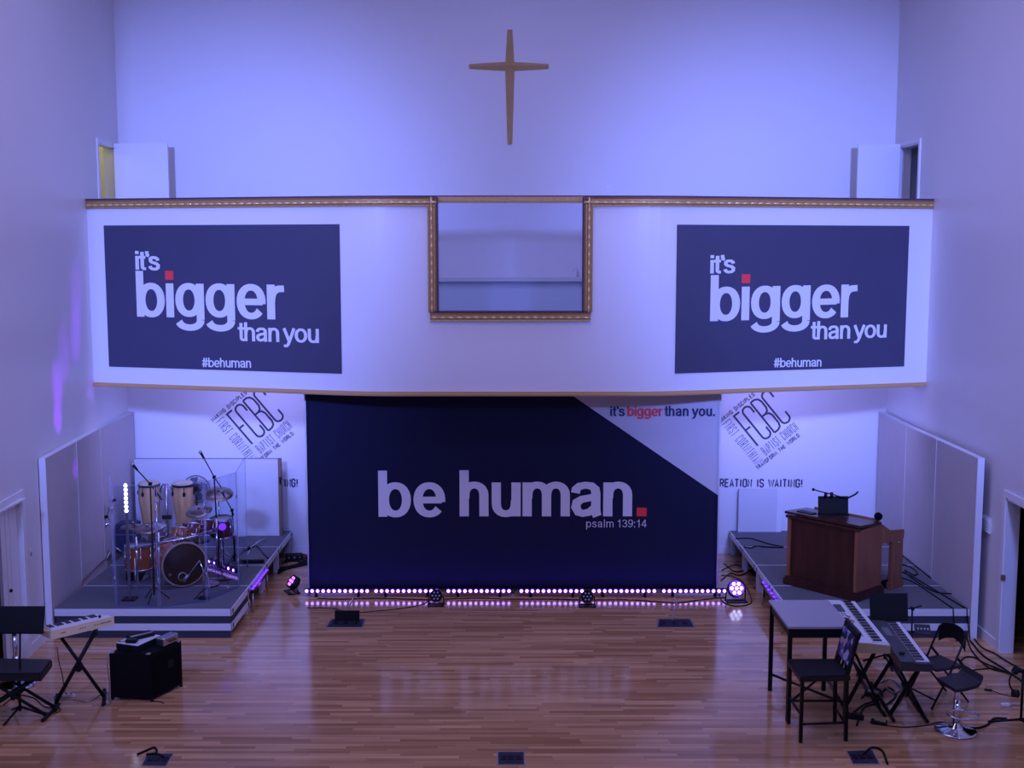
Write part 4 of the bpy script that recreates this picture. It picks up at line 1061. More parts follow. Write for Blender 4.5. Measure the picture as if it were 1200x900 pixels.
# violet reflection on a tom shell, built as a small par on a post
c = P(260.5, 617, 16.85)
o = thing('par_light', 'violet reflection on a tom shell, built as a small par inside the kit', 'stage light', (c.x, c.y, HS)); h = c.z - HS
MB().cyl((0, .02, 0), (0, .02, h), .008).build('post', M_black, o); MB().lathe([(0, 0), (.09, 0), (.09, .012), (0, .016)], (0, .02, 0), (0, 0, 1), 14).build('base', M_black, o)
MB().lathe([(0, -.01), (.04, -.01), (.06, .0), (.06, .05), (.04, .11), (0, .11)], (0, 0, h), (-.3, 1, .0), 18).build('can', M_blackm, o)
MB().lathe([(0, 0), (.054, 0)], (0.004, -.013, h), (-.3, 1, .0), 18).build('front_glass', M_ledviolet, o)
for (ty, tz, pw_, an_) in ((16.3, 2.85, 330, 10), (16.35, 3.3, 330, 12), (16.7, 3.7, 200, 13), (17.25, 3.9, 330, 11), (17.35, 4.5, 300, 11), (17.9, 3.1, 120, 9), (16.7, 2.1, 110, 10)):
    spot('added_patch_light', (c.x - .14, c.y - .1, c.z + .12), (XL(ty), ty, tz), pw_, (0.24, 0.01, 1.0), an_, 1.0, .03)  # spots added to make the violet reflected patches on the left wall

# ------------------------------------------------------------------ organ console
A = G(921, 684, HS); B = G(1003, 705, HS); d = B - A; Wd = d.length; rz = math.atan2(d.y, d.x)
o = thing('organ_console', 'walnut organ console with its tall back to the hall', 'organ', A, rz)
Hh = 1.03
MB().bb(0.03, Wd - .03, .03, .05, .1, Hh - .04).build('back_panel', M_organ, o)
for x in (0.0, Wd - .05): MB().bb(x, x + .05, .0, .05, .1, Hh - .04).build('corner_post', M_organside, o)
prof = [(0.05, .1), (.62, .1), (.62, .76), (1.16, .76), (1.16, .86), (.86, .90), (.62, 1.02), (.5, 1.04), (.05, Hh - .04)]
prof = [(0.05, .1), (.60, .1), (.60, .70), (1.16, .70), (1.16, .82), (.80, .86), (.60, .98), (.52, 1.0), (.05, Hh - .06)]
for x in (0.0, Wd - .04): MB().prism([(x, y, z) for y, z in prof], (.04, 0, 0)).build('side_panel', M_organside, o)
for x in (0.0, Wd - .05):
    MB().bb(x, x + .05, .86, 1.14, .06, .70).bb(x - .01, x + .06, .84, 1.16, 0, .1).build('key_bed_leg', M_organside, o)
MB().bb(-.03, Wd + .03, -.03, .64, 0, .10).bb(-.015, Wd + .015, -.015, .62, .10, .125).build('plinth', M_organ, o)
MB().box((Wd / 2, .24, Hh), (Wd + .08, .52, .035), rx=R(-3)).bb(-.02, Wd + .02, -.02, .03, Hh - .06, Hh - .02).build('top_lid', M_organ, o)
MB().bb(.05, Wd - .05, .60, 1.12, .68, .74).build('key_bed', M_organside, o)
for k in range(2):
    kb = MB().bb(.12, Wd - .12, .70 + .14 * (1 - k), .84 + .14 * (1 - k), .74 + .06 * k, .765 + .06 * k).build('manual', M_keyw, o)
    bk = MB()
    for i in range(26):
        if i % 7 not in (2, 6): bk.bb(.14 + i * (Wd - .28) / 26, .155 + i * (Wd - .28) / 26, .76 + .14 * (1 - k) , .84 + .14 * (1 - k), .765 + .06 * k, .778 + .06 * k)
    bk.build('black_keys', M_keyb, kb)
MB().box((Wd / 2, .56, .95), (Wd - .1, .03, .2), rx=R(-15)).build('stop_board', M_organside, o)
MB().bb(.1, Wd - .1, .66, 1.1, .02, .12).build('pedal_board', M_black, o)
MB().sphere((Wd + .003, 1.02, .66), .014).build('pull_knob', M_chrome, o)
orgM = Matrix.Translation(A) @ Matrix.Rotation(rz, 4, 'Z')
# black music desk with clips on top of the organ
q = orgM @ Vector((.30, .30, 0)); q.z = HS + Hh + .03
p = orgM @ Vector((.55, .30, 0))
o = thing('music_stand_desk', 'low black desk with clip arms standing on the organ top', 'music stand', (p.x, p.y, HS + Hh + .017), 0)
MB().box((0, .02, .15), (.42, .02, .24), rx=R(-8)).bb(-.21, .21, -.05, .03, .0, .03).build('desk', M_black, o)
MB().tube([(-.28, 0, .37), (-.22, 0, .35), (.02, 0, .29), (.16, 0, .24)], .009).sphere((-.29, 0, .37), .022, 8).build('clip_arm', M_black, o)
MB().tube([(.06, 0, .27), (.20, 0, .25), (.3, 0, .30), (.34, 0, .34)], .014).build('clip_arm', M_black, o)
MB().tube([(-.12, 0, .25), (-.11, 0, .33)], .022).tube([(-.03, 0, .25), (-.03, 0, .33)], .022).build('clip_grip', M_black, o)
p = orgM @ Vector((.22, .14, 0))
o = thing('hymn_book', 'thin dark book lying on the left of the organ top', 'book', (p.x, p.y, HS + Hh + .012), rz); MB().bev((0, 0, .014), (.26, .12, .022), .003).build('cover', M_black, o); MB().bb(-.125, .125, -.056, .056, .006, .02).build('pages', M_headwhite, o)
p = orgM @ Vector((Wd - .05, .56, 0))
o = thing('desk_microphone', 'round black foam microphone at the right end of the organ top', 'microphone', (p.x, p.y, HS + .99), 0)
MB().cyl((0, 0, 0), (0, 0, .02), .045).build('base', M_black, o); MB().tube([(0, 0, .02), (0, 0, .06)], .008).build('stem', M_steel, o); MB().sphere((0, 0, .10), .058, 12).build('windscreen', M_cloth, o)

# ------------------------------------------------------------------ keyboards
def piano_keys(o, x0, x1, y0, y1, z, octs_white, name='keys'):
    n = octs_white; w_ = (x1 - x0) / n; mb = MB()
    for i in range(n): mb.bb(x0 + i * w_ + .001, x0 + (i + 1) * w_ - .001, y0, y1, z, z + .014)
    k = mb.build('white_keys', M_keyw, o, kind='stuff'); mb = MB()
    for i in range(n - 1):
        if i % 7 not in (2, 6): mb.bb(x0 + (i + 1) * w_ - w_ * .3, x0 + (i + 1) * w_ + w_ * .3, y0 + (y1 - y0) * .36, y1, z + .014, z + .024)
    mb.build('black_keys', M_keyb, o, kind='stuff')
# left: cream keyboard seen from behind on a double-braced X stand
zk = .80
a, b = G(60, 750, .86), G(134, 732, .86); d = b - a; Lk = d.length; rz = math.atan2(d.y, d.x)
o = thing('keyboard', 'small cream keyboard seen from behind on the left X stand', 'keyboard', a, rz)
MB().prism([(0, 0, 0), (0, .30, 0), (0, .30, .05), (0, .12, .075), (0, 0, .10)], (Lk, 0, 0)).build('body', M_kcream, o)
MB().bb(.02, Lk - .02, .02, .115, .094, .10).build('control_strip', M_kwhite, o)
piano_keys(o, .06, Lk - .06, .13, .29, .062, 22)
kn = MB()
for x in (.12, .14, .16, .34, .37, .40, .52, .55): kn.cyl((x, -.004, .05), (x, .002, .05), .009, n=8)
kn.bb(.58, Lk - .04, -.003, .001, .045, .06); kn.build('rear_jacks', M_ktan, o)
MB().sphere((Lk - .14, .07, .115), .018, 8).build('knob', M_black, o)
c = (a + b) / 2
e1 = d.normalized(); e2 = Vector((-e1.y, e1.x, 0))
def xstand(label, ctr, e1, e2, h, half, fdep, zt_, group=None):
    """X in the plane of e1 and z; feet bars run along e2"""
    o = thing('keyboard_stand', label, 'keyboard stand', (ctr.x, ctr.y, 0))
    for s_ in (-1, 1):
        for off in (-.03, .03) if s_ > 0 else (0.0,):
            p0 = e1 * (-s_ * half) + Vector((0, 0, .03)) + e2 * off + e1 * 0; p1 = e1 * (s_ * half * .8) + Vector((0, 0, h)) + e2 * off
            if s_ < 0: p0 += e2 * 0; p1 += e2 * 0
            MB().cyl(p0, p1, .02, n=8).build('brace', M_black, o)
        f0 = e1 * (s_ * half)
        MB().cyl(f0 - e2 * fdep + Vector((0, 0, .022)), f0 + e2 * fdep + Vector((0, 0, .022)), .02, n=8).build('foot_bar', M_black, o)
        t0 = e1 * (s_ * half * .8) + Vector((0, 0, h))
        MB().cyl(t0 - e2 * fdep * .9, t0 + e2 * fdep * .9, .017, n=8).build('support_bar', M_black, o)
        for q_ in (-1, 1): MB().cyl(f0 + e2 * q_ * fdep + Vector((0, 0, .022)), f0 + e2 * q_ * (fdep + .04) + Vector((0, 0, .022)), .024, n=8).build('rubber_cap', M_blackm, o)
    MB().cyl(-e2 * .06 + Vector((0, 0, h * .5)), e2 * .06 + Vector((0, 0, h * .5)), .045, n=12).build('pivot', M_black, o)
    return o
cc_ = c + e2 * .15
XF = G(98, 836); 
xstand('black double braced X stand under the cream keyboard', Vector((cc_.x, cc_.y, 0)), Vector((.95, .31, 0)), Vector((-.31, .95, 0)), .84, .26, .20, .7)
# amp with mixer and boxes on top
p0, p1, p2 = G(130, 820), G(178, 822), G(194, 803)
rz = math.atan2((p1 - p0).y, (p1 - p0).x); wa = (p1 - p0).length
o = thing('bass_amplifier', 'large black speaker cabinet on the floor beside the cream keyboard', 'amplifier', p0, rz)
ha = P(129, 765, p0.y).z
dp_ = .50; sh = .17
poly = [(0, 0), (wa, 0), (wa + sh, dp_), (sh, dp_)]
MB().prism([(x, y, .03) for x, y in poly], (0, 0, ha - .03)).build('cabinet', M_tolex, o)
for x, y in poly: MB().cyl((x * .96 + .015, y * .94 + .015, 0), (x * .96 + .015, y * .94 + .015, .03), .02, n=8).build('foot', M_blackm, o)
sd = Vector((sh, dp_, 0)).normalized(); nn = Vector((sd.y, -sd.x, 0)); pa = Vector((wa, 0, 0)) + nn * .003
MB().prism([pa + sd * .03 + Vector((0, 0, .06)), pa + sd * .5 + Vector((0, 0, .06)), pa + sd * .5 + nn * .006 + Vector((0, 0, .06)), pa + sd * .03 + nn * .006 + Vector((0, 0, .06))], (0, 0, ha - .12)).build('grille', M_cloth, o)
MB().prism([pa + sd * .26 + nn * .008 + Vector((0, 0, ha * .55)), pa + sd * .36 + nn * .008 + Vector((0, 0, ha * .55)), pa + sd * .36 + nn * .02 + Vector((0, 0, ha * .55)), pa + sd * .26 + nn * .02 + Vector((0, 0, ha * .55))], (0, 0, .09)).build('handle_plate', M_blackm, o)
for (x, y) in ((.03, .02), (wa - .03, .02), (wa + sh - .03, dp_ - .03), (sh + .03, dp_ - .03)): MB().bev((x, y, ha), (.05, .05, .012), .004).build('corner_protector', M_steel, o)
ampM = Matrix.Translation(p0) @ Matrix.Rotation(rz, 4, 'Z')
q = ampM @ Vector((.23, .27, ha + .004)) 
o = thing('amplifier_head', 'slim grey silver amplifier head on top of the black cabinet', 'amplifier', q, rz - R(14))
MB().prism([(0 - .15, -.2, 0.003), (.15, -.2, 0.003), (.17, .2, 0.003), (-.13, .2, 0.003)], (0, 0, .07)).build('chassis', M_blackm, o)
MB().prism([(-.15, -.2, .073), (.15, -.2, .073), (.17, .2, .073), (-.13, .2, .073)], (0, 0, .006)).build('top_plate', M_kwhite, o)
for k in range(4): MB().cyl((-.1 + .06 * k, -.2, .04), (-.1 + .06 * k, -.215, .04), .012, n=8).build('knob', M_black, o)
q2 = q + Vector((.02, 0.05, .081))
o = thing('effects_box', 'flat dark effects box with cable lying on the amplifier head', 'effects unit', q2, rz + R(50))
MB().bev((0, 0, .022), (.30, .13, .042), .006).build('body', M_blackm, o); MB().bb(-.14, .14, -.05, -.01, .043, .047).build('panel', M_steel, o)
o = thing('effects_box', 'small black transformer block on the front of the amplifier head', 'effects unit', q + Vector((-.03, -.13, .081)), rz)
MB().bev((0, 0, .022), (.13, .08, .042), .008).build('body', M_black, o); MB().tube([(-.06, 0, .02), (-.12, -.02, .012), (-.16, 0, .008)], .005).build('lead', M_cable, o)
q3 = ampM @ Vector((wa + .05, .38, ha + .004))
o = thing('silver_case', 'narrow silver grey case on the rear right of the black cabinet', 'case', q3, rz + R(72))
MB().bev((0, 0, .05), (.26, .12, .095), .01).build('body', M_steel, o); MB().tube([(-.05, -.065, .05), (-.05, -.085, .05), (.05, -.085, .05), (.05, -.065, .05)], .006).build('handle', M_black, o)

# X bench with padded seat
q = G(40, 832); sx0 = -6.1
bc = Vector((-5.52, 13.05, 0)); zs = .56
s0, s1, s2, s3 = G(-20, 771, zs), G(61, 772, zs), G(48, 789, zs), G(-20, 789, zs)
bc = (s0 + s1 + s2 + s3) / 4; bc.z = 0; wdt = (s1 - s0).length; dpt = abs(s1.y - s2.y)
o = thing('keyboard_bench', 'black padded bench on crossed legs behind the music stand at left', 'bench', bc, 0)
MB().prism([(p.x - bc.x, p.y - bc.y, zs - .09) for p in (s3, s2, s1, s0)], (0, 0, .07)).prism([(bc.x * 0 + (p.x - bc.x) * .97, (p.y - bc.y) * .95, zs - .02) for p in (s3, s2, s1, s0)], (0, 0, .02)).build('cushion', M_vinyl, o)
for yy in (-.12, .12):
    for s_ in (-1, 1): MB().cyl((s_ * .38, yy, .03), (-s_ * .30, yy, zs - .09), .018, n=8).build('leg', M_black, o)
for s_ in (-1, 1): MB().cyl((s_ * .38, -.24, .022), (s_ * .38, .24, .022), .02, n=8).build('foot_bar', M_black, o)
MB().cyl((0.02, -.14, .24), (0.02, .14, .24), .03, n=10).build('pivot', M_black, o)
# music stands
def music_stand(base, desk_c, w_, h_, tilt, rz, label, rot=.3, spread=.26, m=None):
    o = thing('music_stand', label, 'music stand', base, rz); b0 = Vector(base)
    c = Matrix.Rotation(-rz, 3, 'Z') @ (Vector(desk_c) - b0); m = m or M_black
    MB().box(c, (w_, .012, h_), rx=tilt).box(c + Vector((0, -.025, -h_ / 2 * math.cos(tilt))), (w_, .06, .012)).build('desk', m, o)
    MB().cyl((0, 0, .1), (c.x, c.y + .03, c.z - .02), .011).cyl((0, 0, .08), (0, 0, .45), .016).build('pole', m, o)
    MB().cyl((c.x, c.y + .0, c.z), (c.x, c.y + .05, c.z), .025).build('swivel', m, o)
    for k in range(3):
        a_ = rot + k * 2 * PI / 3
        MB().tube([(0, 0, .13), (math.cos(a_) * spread, math.sin(a_) * spread, .014)], .014).build('leg', m, o)
    return o
bs = G(24, 841); dc = P(23, 726, bs.y); dc.x = P(22, 726, bs.y).x
music_stand(bs, dc, .56, .29, R(-15), 0, 'black music stand at the left edge in front of the bench', .2)
# chrome stool behind the bench at left
q = G(20, 803)
def adj_stool(base, rz, label, seat_z, blade=True, seat=None):
    o = thing('bar_stool', label, 'stool', base, rz)
    MB().lathe([(0, 0.002), (.215, .002), (.22, .012), (.20, .022), (.10, .045), (.045, .07), (.035, .10), (0, .10)], (0, 0, 0), (0, 0, 1), 36).build('base', M_chrome, o)
    MB().cyl((0, 0, .09), (0, 0, seat_z - .06), .03, n=16).cyl((0, 0, .09), (0, 0, .36), .036, n=16).build('column', M_chrome, o)
    MB().tube([(.0 + .16 * math.sin(t * PI / 12), -.03 - .13 + .13 * math.cos(t * PI / 12) - .02, .26) for t in range(24)], .011, 8, True).build('footrest', M_chrome, o)
    MB().cyl((0, 0, .24), (0, 0, .29), .042, n=12).build('footrest_collar', M_chrome, o)
    return o
o = adj_stool(q, 0, 'chrome based stool half hidden behind the music stand at left', .78)
MB().bev((0, 0, .755), (.36, .34, .05), .012).build('seat', M_vinyl, o)
# right stool with dipped black seat
q = G(1120, 857)
o = adj_stool(q, 0, 'adjustable bar stool with black curved seat and chrome disc base', .70)
zz = .66
m_ = MB()
sp0 = [(-.155, -.07), (.02, -.26), (.33, -.15), (.12, .11)]
sp0 = [(G(1098, 794, zz) - Vector((q.x, q.y, zz))), (G(1120, 808, zz) - Vector((q.x, q.y, zz))), (G(1152, 800, zz) - Vector((q.x, q.y, zz))), (G(1128, 786, zz) - Vector((q.x, q.y, zz)))]
A_, B_, C_, D_ = sp0
def bil(u, v): return A_.lerp(B_, u).lerp(D_.lerp(C_, u), v)
n1 = 12; top_, bot_ = [], []
for i in range(n1 + 1):
    for j in range(2):
        u = j; v = i / n1; p = bil(u, v); zc = zz + (.075 * max(0, (v - .86) / .14) ** 1.3) - .012 * math.sin(PI * v)
        top_.append((p.x, p.y, zc)); bot_.append((p.x, p.y, zc - .035))
N_ = len(top_); fs = []
for i in range(n1):
    a = 2 * i; fs += [(a, a + 1, a + 3, a + 2), (N_ + a + 2, N_ + a + 3, N_ + a + 1, N_ + a), (a, a + 2, N_ + a + 2, N_ + a), (a + 3, a + 1, N_ + a + 1, N_ + a + 3)]
fs += [(1, 0, N_, N_ + 1), (N_ - 2, N_ - 1, 2 * N_ - 1, 2 * N_ - 2)]
m_.add(top_ + bot_, fs); m_.build('seat', M_vinyl, o)
MB().bb(-.09, .09, -.09, .09, zz - .055, zz - .04).build('seat_plate', M_black, o)

# ------------------------------------------------------------------ tall table and bar chair at right
zt_ = 1.07
c4 = [G(905, 708, zt_), G(967, 708, zt_), G(988, 733, zt_), G(922, 733, zt_)]
ctr = sum(c4, Vector()) / 4
tl, tr_, br_, bl = [G(*p) for p in ((905, 809), (966, 809), (988, 845), (921, 845))]
ctr = (tl + tr_ + br_ + bl) / 4
o = thing('side_table', 'tall square table with grey top and slim black legs', 'table', (ctr.x, ctr.y, 0))
hx = (br_.x - bl.x) / 2; hy = (tl.y - bl.y) / 2
zt_ = P(922, 733, bl.y).z
MB().bev((0, 0, zt_ - .015), (2 * hx + .07, 2 * hy + .07, .03), .004).build('tabletop', M_table, o)
MB().bb(-hx, hx, -hy - .01, -hy + .01, zt_ - .13, zt_ - .03).bb(-hx, hx, hy - .01, hy + .01, zt_ - .13, zt_ - .03).bb(-hx - .01, -hx + .01, -hy, hy, zt_ - .13, zt_ - .03).bb(hx - .01, hx + .01, -hy, hy, zt_ - .13, zt_ - .03).build('apron', M_black, o)
for x in (-hx, hx):
    for y in (-hy, hy): MB().bb(x - .022, x + .022, y - .022, y + .022, 0, zt_ - .03).build('leg', M_black, o)
MB().cyl((-hx, -hy, .2), (hx, hy, .2), .016, n=6).build('cross_brace', M_black, o); MB().cyl((-hx, hy, .2), (hx, -hy, .2), .016, n=6).build('cross_brace', M_black, o)
# bar chair, side on, its back to the right
f1, f2, f3, f4 = [G(*p) for p in ((924, 848), (938, 870), (978, 848), (991, 868))]
ctr = (f1 + f2 + f3 + f4) / 4
o = thing('bar_chair', 'black wooden bar chair with violet patterned back beside the tall table', 'chair', (ctr.x, ctr.y, 0)); L4 = [f - Vector((ctr.x, ctr.y, 0)) for f in (f1, f2, f3, f4)]
zs = .70
def lerp3(a, b, t): return Vector(a).lerp(Vector(b), t)
for k, f in enumerate(L4):
    topx = f.copy(); topx.z = zs - .03
    if k >= 2:                                # rear legs rise into the back posts
        mb = MB(); up = Vector((f.x - .01, f.y, zs)); tp = Vector((f.x + .10, f.y, 1.17))
        for p_, q_ in ((f, up), (up, tp)):
            mb.prism([p_ + Vector(v_) for v_ in ((-.018, -.018, 0), (.018, -.018, 0), (.018, .018, 0), (-.018, .018, 0))], q_ - p_)
        mb.build('leg', M_black, o)
    else: MB().bb(f.x - .018, f.x + .018, f.y - .018, f.y + .018, 0, zs - .03).build('leg', M_black, o)
for a, b, z in ((0, 1, .30), (2, 3, .18), (0, 2, .26), (1, 3, .20)):
    p_, q_ = L4[a].copy(), L4[b].copy(); p_.z = q_.z = z; MB().cyl(p_, q_, .014, n=6).build('stretcher', M_black, o)
pp = [L4[0] + Vector((-.03, .02, 0)), L4[1] + Vector((-.03, -.03, 0)), L4[3] + Vector((.02, -.03, 0)), L4[2] + Vector((.02, .02, 0))]
MB().prism([(p_.x, p_.y, zs - .03) for p_ in pp], (0, 0, .05)).prism([(p_.x * .96, p_.y * .96, zs + .02) for p_ in pp], (0, 0, .012)).build('seat', M_vinyl, o)
def pat():
    m = bpy.data.materials.new('violet_white_printed_cover'); m.use_nodes = True; nt = m.node_tree; b = nt.nodes['Principled BSDF']
    tc = nt.nodes.new('ShaderNodeTexCoord'); v = nt.nodes.new('ShaderNodeTexVoronoi'); v.inputs['Scale'].default_value = 14
    nt.links.new(tc.outputs['Object'], v.inputs['Vector']); sp = nt.nodes.new('ShaderNodeSeparateXYZ'); nt.links.new(v.outputs['Color'], sp.inputs[0])
    cr = nt.nodes.new('ShaderNodeValToRGB'); cr.color_ramp.interpolation = 'CONSTANT'; cr.color_ramp.elements[0].color = (.02, .02, .08, 1); cr.color_ramp.elements[1].position = .45; cr.color_ramp.elements[1].color = (.10, .08, .45, 1)
    e = cr.color_ramp.elements.new(.68); e.color = (.45, .42, .6, 1); e = cr.color_ramp.elements.new(.9); e.color = (.5, .35, .3, 1)
    nt.links.new(sp.outputs[0], cr.inputs[0]); nt.links.new(cr.outputs[0], b.inputs['Base Color']); b.inputs['Roughness'].default_value = .6
    return m
u0 = L4[2]; u1 = L4[3]
lo_ = zs + .12; hi_ = 1.17
def bk(y, z): return Vector((u0.x - .01 + (z - zs) / (1.17 - zs) * .11 - .012, y, z))
MB().prism([bk(u1.y + .02, lo_), bk(u0.y - .02, lo_), bk(u0.y - .02, hi_ - .06), bk(u1.y + .02, hi_ - .06)], (-.012, 0, 0)).build('patterned_cover', pat(), o)
MB().prism([bk(u1.y - .02, hi_ - .06), bk(u0.y + .02, hi_ - .06), bk(u0.y + .02, hi_ + .01), bk(u1.y - .02, hi_ + .01)], (.03, 0, 0)).build('top_rail', M_black, o)
for t in (.25, .5, .75):
    y = u1.y + (u0.y - u1.y) * t; MB().prism([bk(y - .012, zs), bk(y + .012, zs), bk(y + .012, hi_), bk(y - .012, hi_)], (.02, 0, 0)).build('slat', M_black, o)

# right keyboards
def kb_right(c, z, label, shell, end, n, thick=.09, depth_keys=.16, keys_front=True, panel=True):
    A_, B_, C_, D_ = c      # far left, near left, near right, far right
    ax_ = (B_ - A_); L_ = ax_.length; rz = math.atan2(ax_.y, ax_.x)
    wv_ = Vector((-math.sin(rz), math.cos(rz), 0)); W_ = ((C_ - B_).dot(wv_) + (D_ - A_).dot(wv_)) / 2
    o = thing('keyboard', label, 'keyboard', (A_.x, A_.y, z - thick), rz)
    MB().bb(.015, L_ - .015, 0, W_, 0, thick - .012).prism([(.015, 0, thick - .012), (L_ - .015, 0, thick - .012), (L_ - .015, W_ - depth_keys - .02, thick - .012), (.015, W_ - depth_keys - .02, thick - .012)], (0, 0, .016)).build('body', shell, o)
    for x0, x1 in ((0, .015), (L_ - .015, L_)): MB().prism([(x0, -.004, 0), (x0, W_ + .004, 0), (x0, W_ + .004, thick * .8), (x0, 0, thick + .008)], (x1 - x0, 0, 0)).build('end_cheek', end, o)
    piano_keys(o, .05, L_ - .05, W_ - .018, W_ - depth_keys, thick - .010, n)
    return o, L_, W_
def rect_from(a, b, w_):      # a far end, b near end of the left long edge, width to the right
    d = (b - a); d.z = 0; n_ = Vector((-d.y, d.x, 0)).normalized(); 
    return [a, b, b + n_ * w_, a + n_ * w_]
zk = .90
c = rect_from(G(967, 703, zk), G(1004, 754, zk), .36)
o1, L_, W_ = kb_right(c, zk, 'silver white synthesizer with tan end on the upper stand at right', M_kwhite, M_ktan, 52, .11)
cb = MB()
for i in range(6):
    for j in range(3): cb.bb(.25 + i * .07, .29 + i * .07, .04 + j * .03, .055 + j * .03, .112, .118)
cb.build('buttons', M_kdark, o1, kind='stuff'); MB().bb(L_ * .12, L_ * .3, .05, .14, .112, .116).build('display', M_screen, o1)
MB().bb(L_ * .66, L_ * .86, .03, .13, .113, .117).build('slider_panel', M_steel, o1)
for k, (x, y) in enumerate(((.42, .10), (.47, .06), (.52, .11))): MB().tube([(L_ * x, y, .125), (L_ * x + .06, y + .03, .135), (L_ * x + .12, y - .01, .122)], .008).build('cable_coil', M_cable if k % 2 else M_ktan, o1)
zk2 = .74
c2 = rect_from(G(1022, 727, zk2), G(1056, 776, zk2), .33)
o2, L2, W2 = kb_right(c2, zk2, 'charcoal stage piano on the lower stand at far right', M_kdark, M_kdark, 52, .10)
MB().cyl((L2 * .82, .07, .10), (L2 * .82, .07, .125), .03, n=12).build('knob', M_black, o2)
MB().bb(L2 * .2, L2 * .4, .04, .12, .103, .107).build('display', M_screen, o2)
def zstand(c, z, label, m=M_black):
    A_, B_, C_, D_ = c; ctr = (A_ + B_ + C_ + D_) / 4; o = thing('keyboard_stand', label, 'keyboard stand', (ctr.x, ctr.y, 0))
    ax_ = (B_ - A_).normalized(); wv_ = (C_ - B_).normalized(); W_ = (C_ - B_).length; L_ = (B_ - A_).length
    ax_ = Vector((ax_.x, ax_.y, 0)); wv_ = Vector((wv_.x, wv_.y, 0))
    for s_ in (-1, 1):
        p_ = ax_ * s_ * L_ * .28
        for off in (-.025, .025):
            MB().cyl(p_ + ax_ * off - wv_ * W_ * .55 + Vector((0, 0, .03)), p_ + ax_ * off + wv_ * W_ * .42 + Vector((0, 0, z - .02)), .014, n=8).build('brace', m, o)
        MB().cyl(p_ * .9 + wv_ * W_ * .55 + Vector((0, 0, .03)), p_ * .9 - wv_ * W_ * .42 + Vector((0, 0, z - .02)), .016, n=8).build('brace', m, o)
        MB().bb(0, 0.001, 0, .001, 0, .001) if False else None
    for s_ in (-1, 1):
        MB().cyl(wv_ * s_ * W_ * .55 - ax_ * L_ * .4 + Vector((0, 0, .022)), wv_ * s_ * W_ * .55 + ax_ * L_ * .4 + Vector((0, 0, .022)), .018, n=8).build('foot_bar', m, o)
        MB().cyl(wv_ * s_ * W_ * .42 - ax_ * L_ * .34 + Vector((0, 0, z - .016)), wv_ * s_ * W_ * .42 + ax_ * L_ * .34 + Vector((0, 0, z - .016)), .015, n=8).build('support_bar', m, o)
    MB().cyl(-ax_ * L_ * .3 + Vector((0, 0, z * .5)), ax_ * L_ * .3 + Vector((0, 0, z * .5)), .016, n=8).build('pivot', m, o)
    return o
zstand(c, zk - .11, 'black crossed tube stand under the silver white synthesizer')
zstand(c2, zk2 - .10, 'black crossed tube stand under the charcoal stage piano')
# sustain pedals and clutter on the floor under the keyboards
for (px, py), lb in (((1003, 842), 'black sustain pedal on the floor beside the bar chair'), ((1030, 848), 'flat dark foot pedal with brass parts on the floor under the keyboards'), ((1022, 815), 'silver effects pedal among cables under the synthesizer')):
    q = G(px, py); o = thing('foot_pedal', lb, 'pedal', q, R(-20))
    MB().bev((0, 0, .02), (.17, .10, .036), .006).build('base', M_blackm, o)
    MB().box((0.01, 0, .048), (.12, .08, .012), ry=R(6)).build('treadle', M_steel if 'silver' in lb else (M_ktan if 'brass' in lb else M_black), o)

# music stand with mic at right, personal mixer on a pole
bs = Vector((P(1042, 710, 14.35).x, 14.45, 0)); bs2 = Vector((bs.x, bs.y, 0))
music_stand(bs2, P(1041.5, 711, 14.4), .47, .33, R(-12), 0, 'black music stand behind the stage piano at right', .6)
q = G(1069, 754); j = P(1069, 713, q.y)
q = Vector((P(1069, 740, 14.6).x, 14.6, 0)); j = P(1069, 713, 14.6)
o = boom(q, j, P(1043, 715, 14.55), P(1080, 710, 14.6), 'black boom microphone stand beside the right music stand', .5, zf=0)
j2 = P(1081, 738, 14.62)
o = thing('personal_mixer', 'small grey monitor mixer clamped beside the microphone stand', 'mixer', (j2.x, j2.y, j2.z), R(-10))
MB().box((0, 0, 0), (.19, .03, .15), rx=R(-55)).build('case', M_kdark, o)
for i in range(4): MB().box((-.06 + .04 * i, -.03, .02), (.018, .02, .018), rx=R(-55)).build('button', M_ledoff, o)
MB().cyl((-.03, .02, -.01), (q.x - j2.x + .012, q.y - j2.y, -.03), .009).build('clamp_arm', M_black, o)
# folding chair
fc_ = G(1101, 777, .45); fc_.z = 0
o = thing('folding_chair', 'black metal folding chair between the stage piano and bar stool', 'chair', fc_, R(-68))
# local: seat faces -y ; back at +y
sw_ = .21
MB().bev((0, -.02, .45), (.40, .40, .03), .01).build('seat', M_vinyl, o)
for s_ in (-1, 1):
    MB().tube([(s_ * sw_, -.28, .012), (s_ * sw_, .0, .46), (s_ * sw_, .17, .80), (s_ * sw_ * .82, .18, .84)], .012).build('leg', M_black, o)
    MB().tube([(s_ * (sw_ - .03), .28, .012), (s_ * (sw_ - .03), -.1, .45)], .012).build('leg', M_black, o)
    MB().tube([(s_ * sw_, .06, .57), (s_ * sw_, .16, .46)], .016).build('hinge', M_black, o)
MB().cyl((-sw_, -.22, .11), (sw_, -.22, .11), .01).build('stretcher', M_black, o); MB().cyl((-sw_ + .03, .2, .11), (sw_ - .03, .2, .11), .01).build('stretcher', M_black, o)
bk_ = []
nb = 10
mb = MB(); tv = []
for k in range(nb + 1):
    t = k / nb * 2 - 1; x = t * sw_; y = .165 + .03 * (1 - t * t)
    lowz = .63 + .09 * (1 - t * t); hiz = .80 + .085 * math.sqrt(max(0, 1 - t * t * .95)) 
    tv += [(x, y - .02 * (hiz - .68), lowz), (x, y, hiz), (x, y + .012 - .02 * (hiz - .68), lowz), (x, y + .012, hiz)]
fs = []
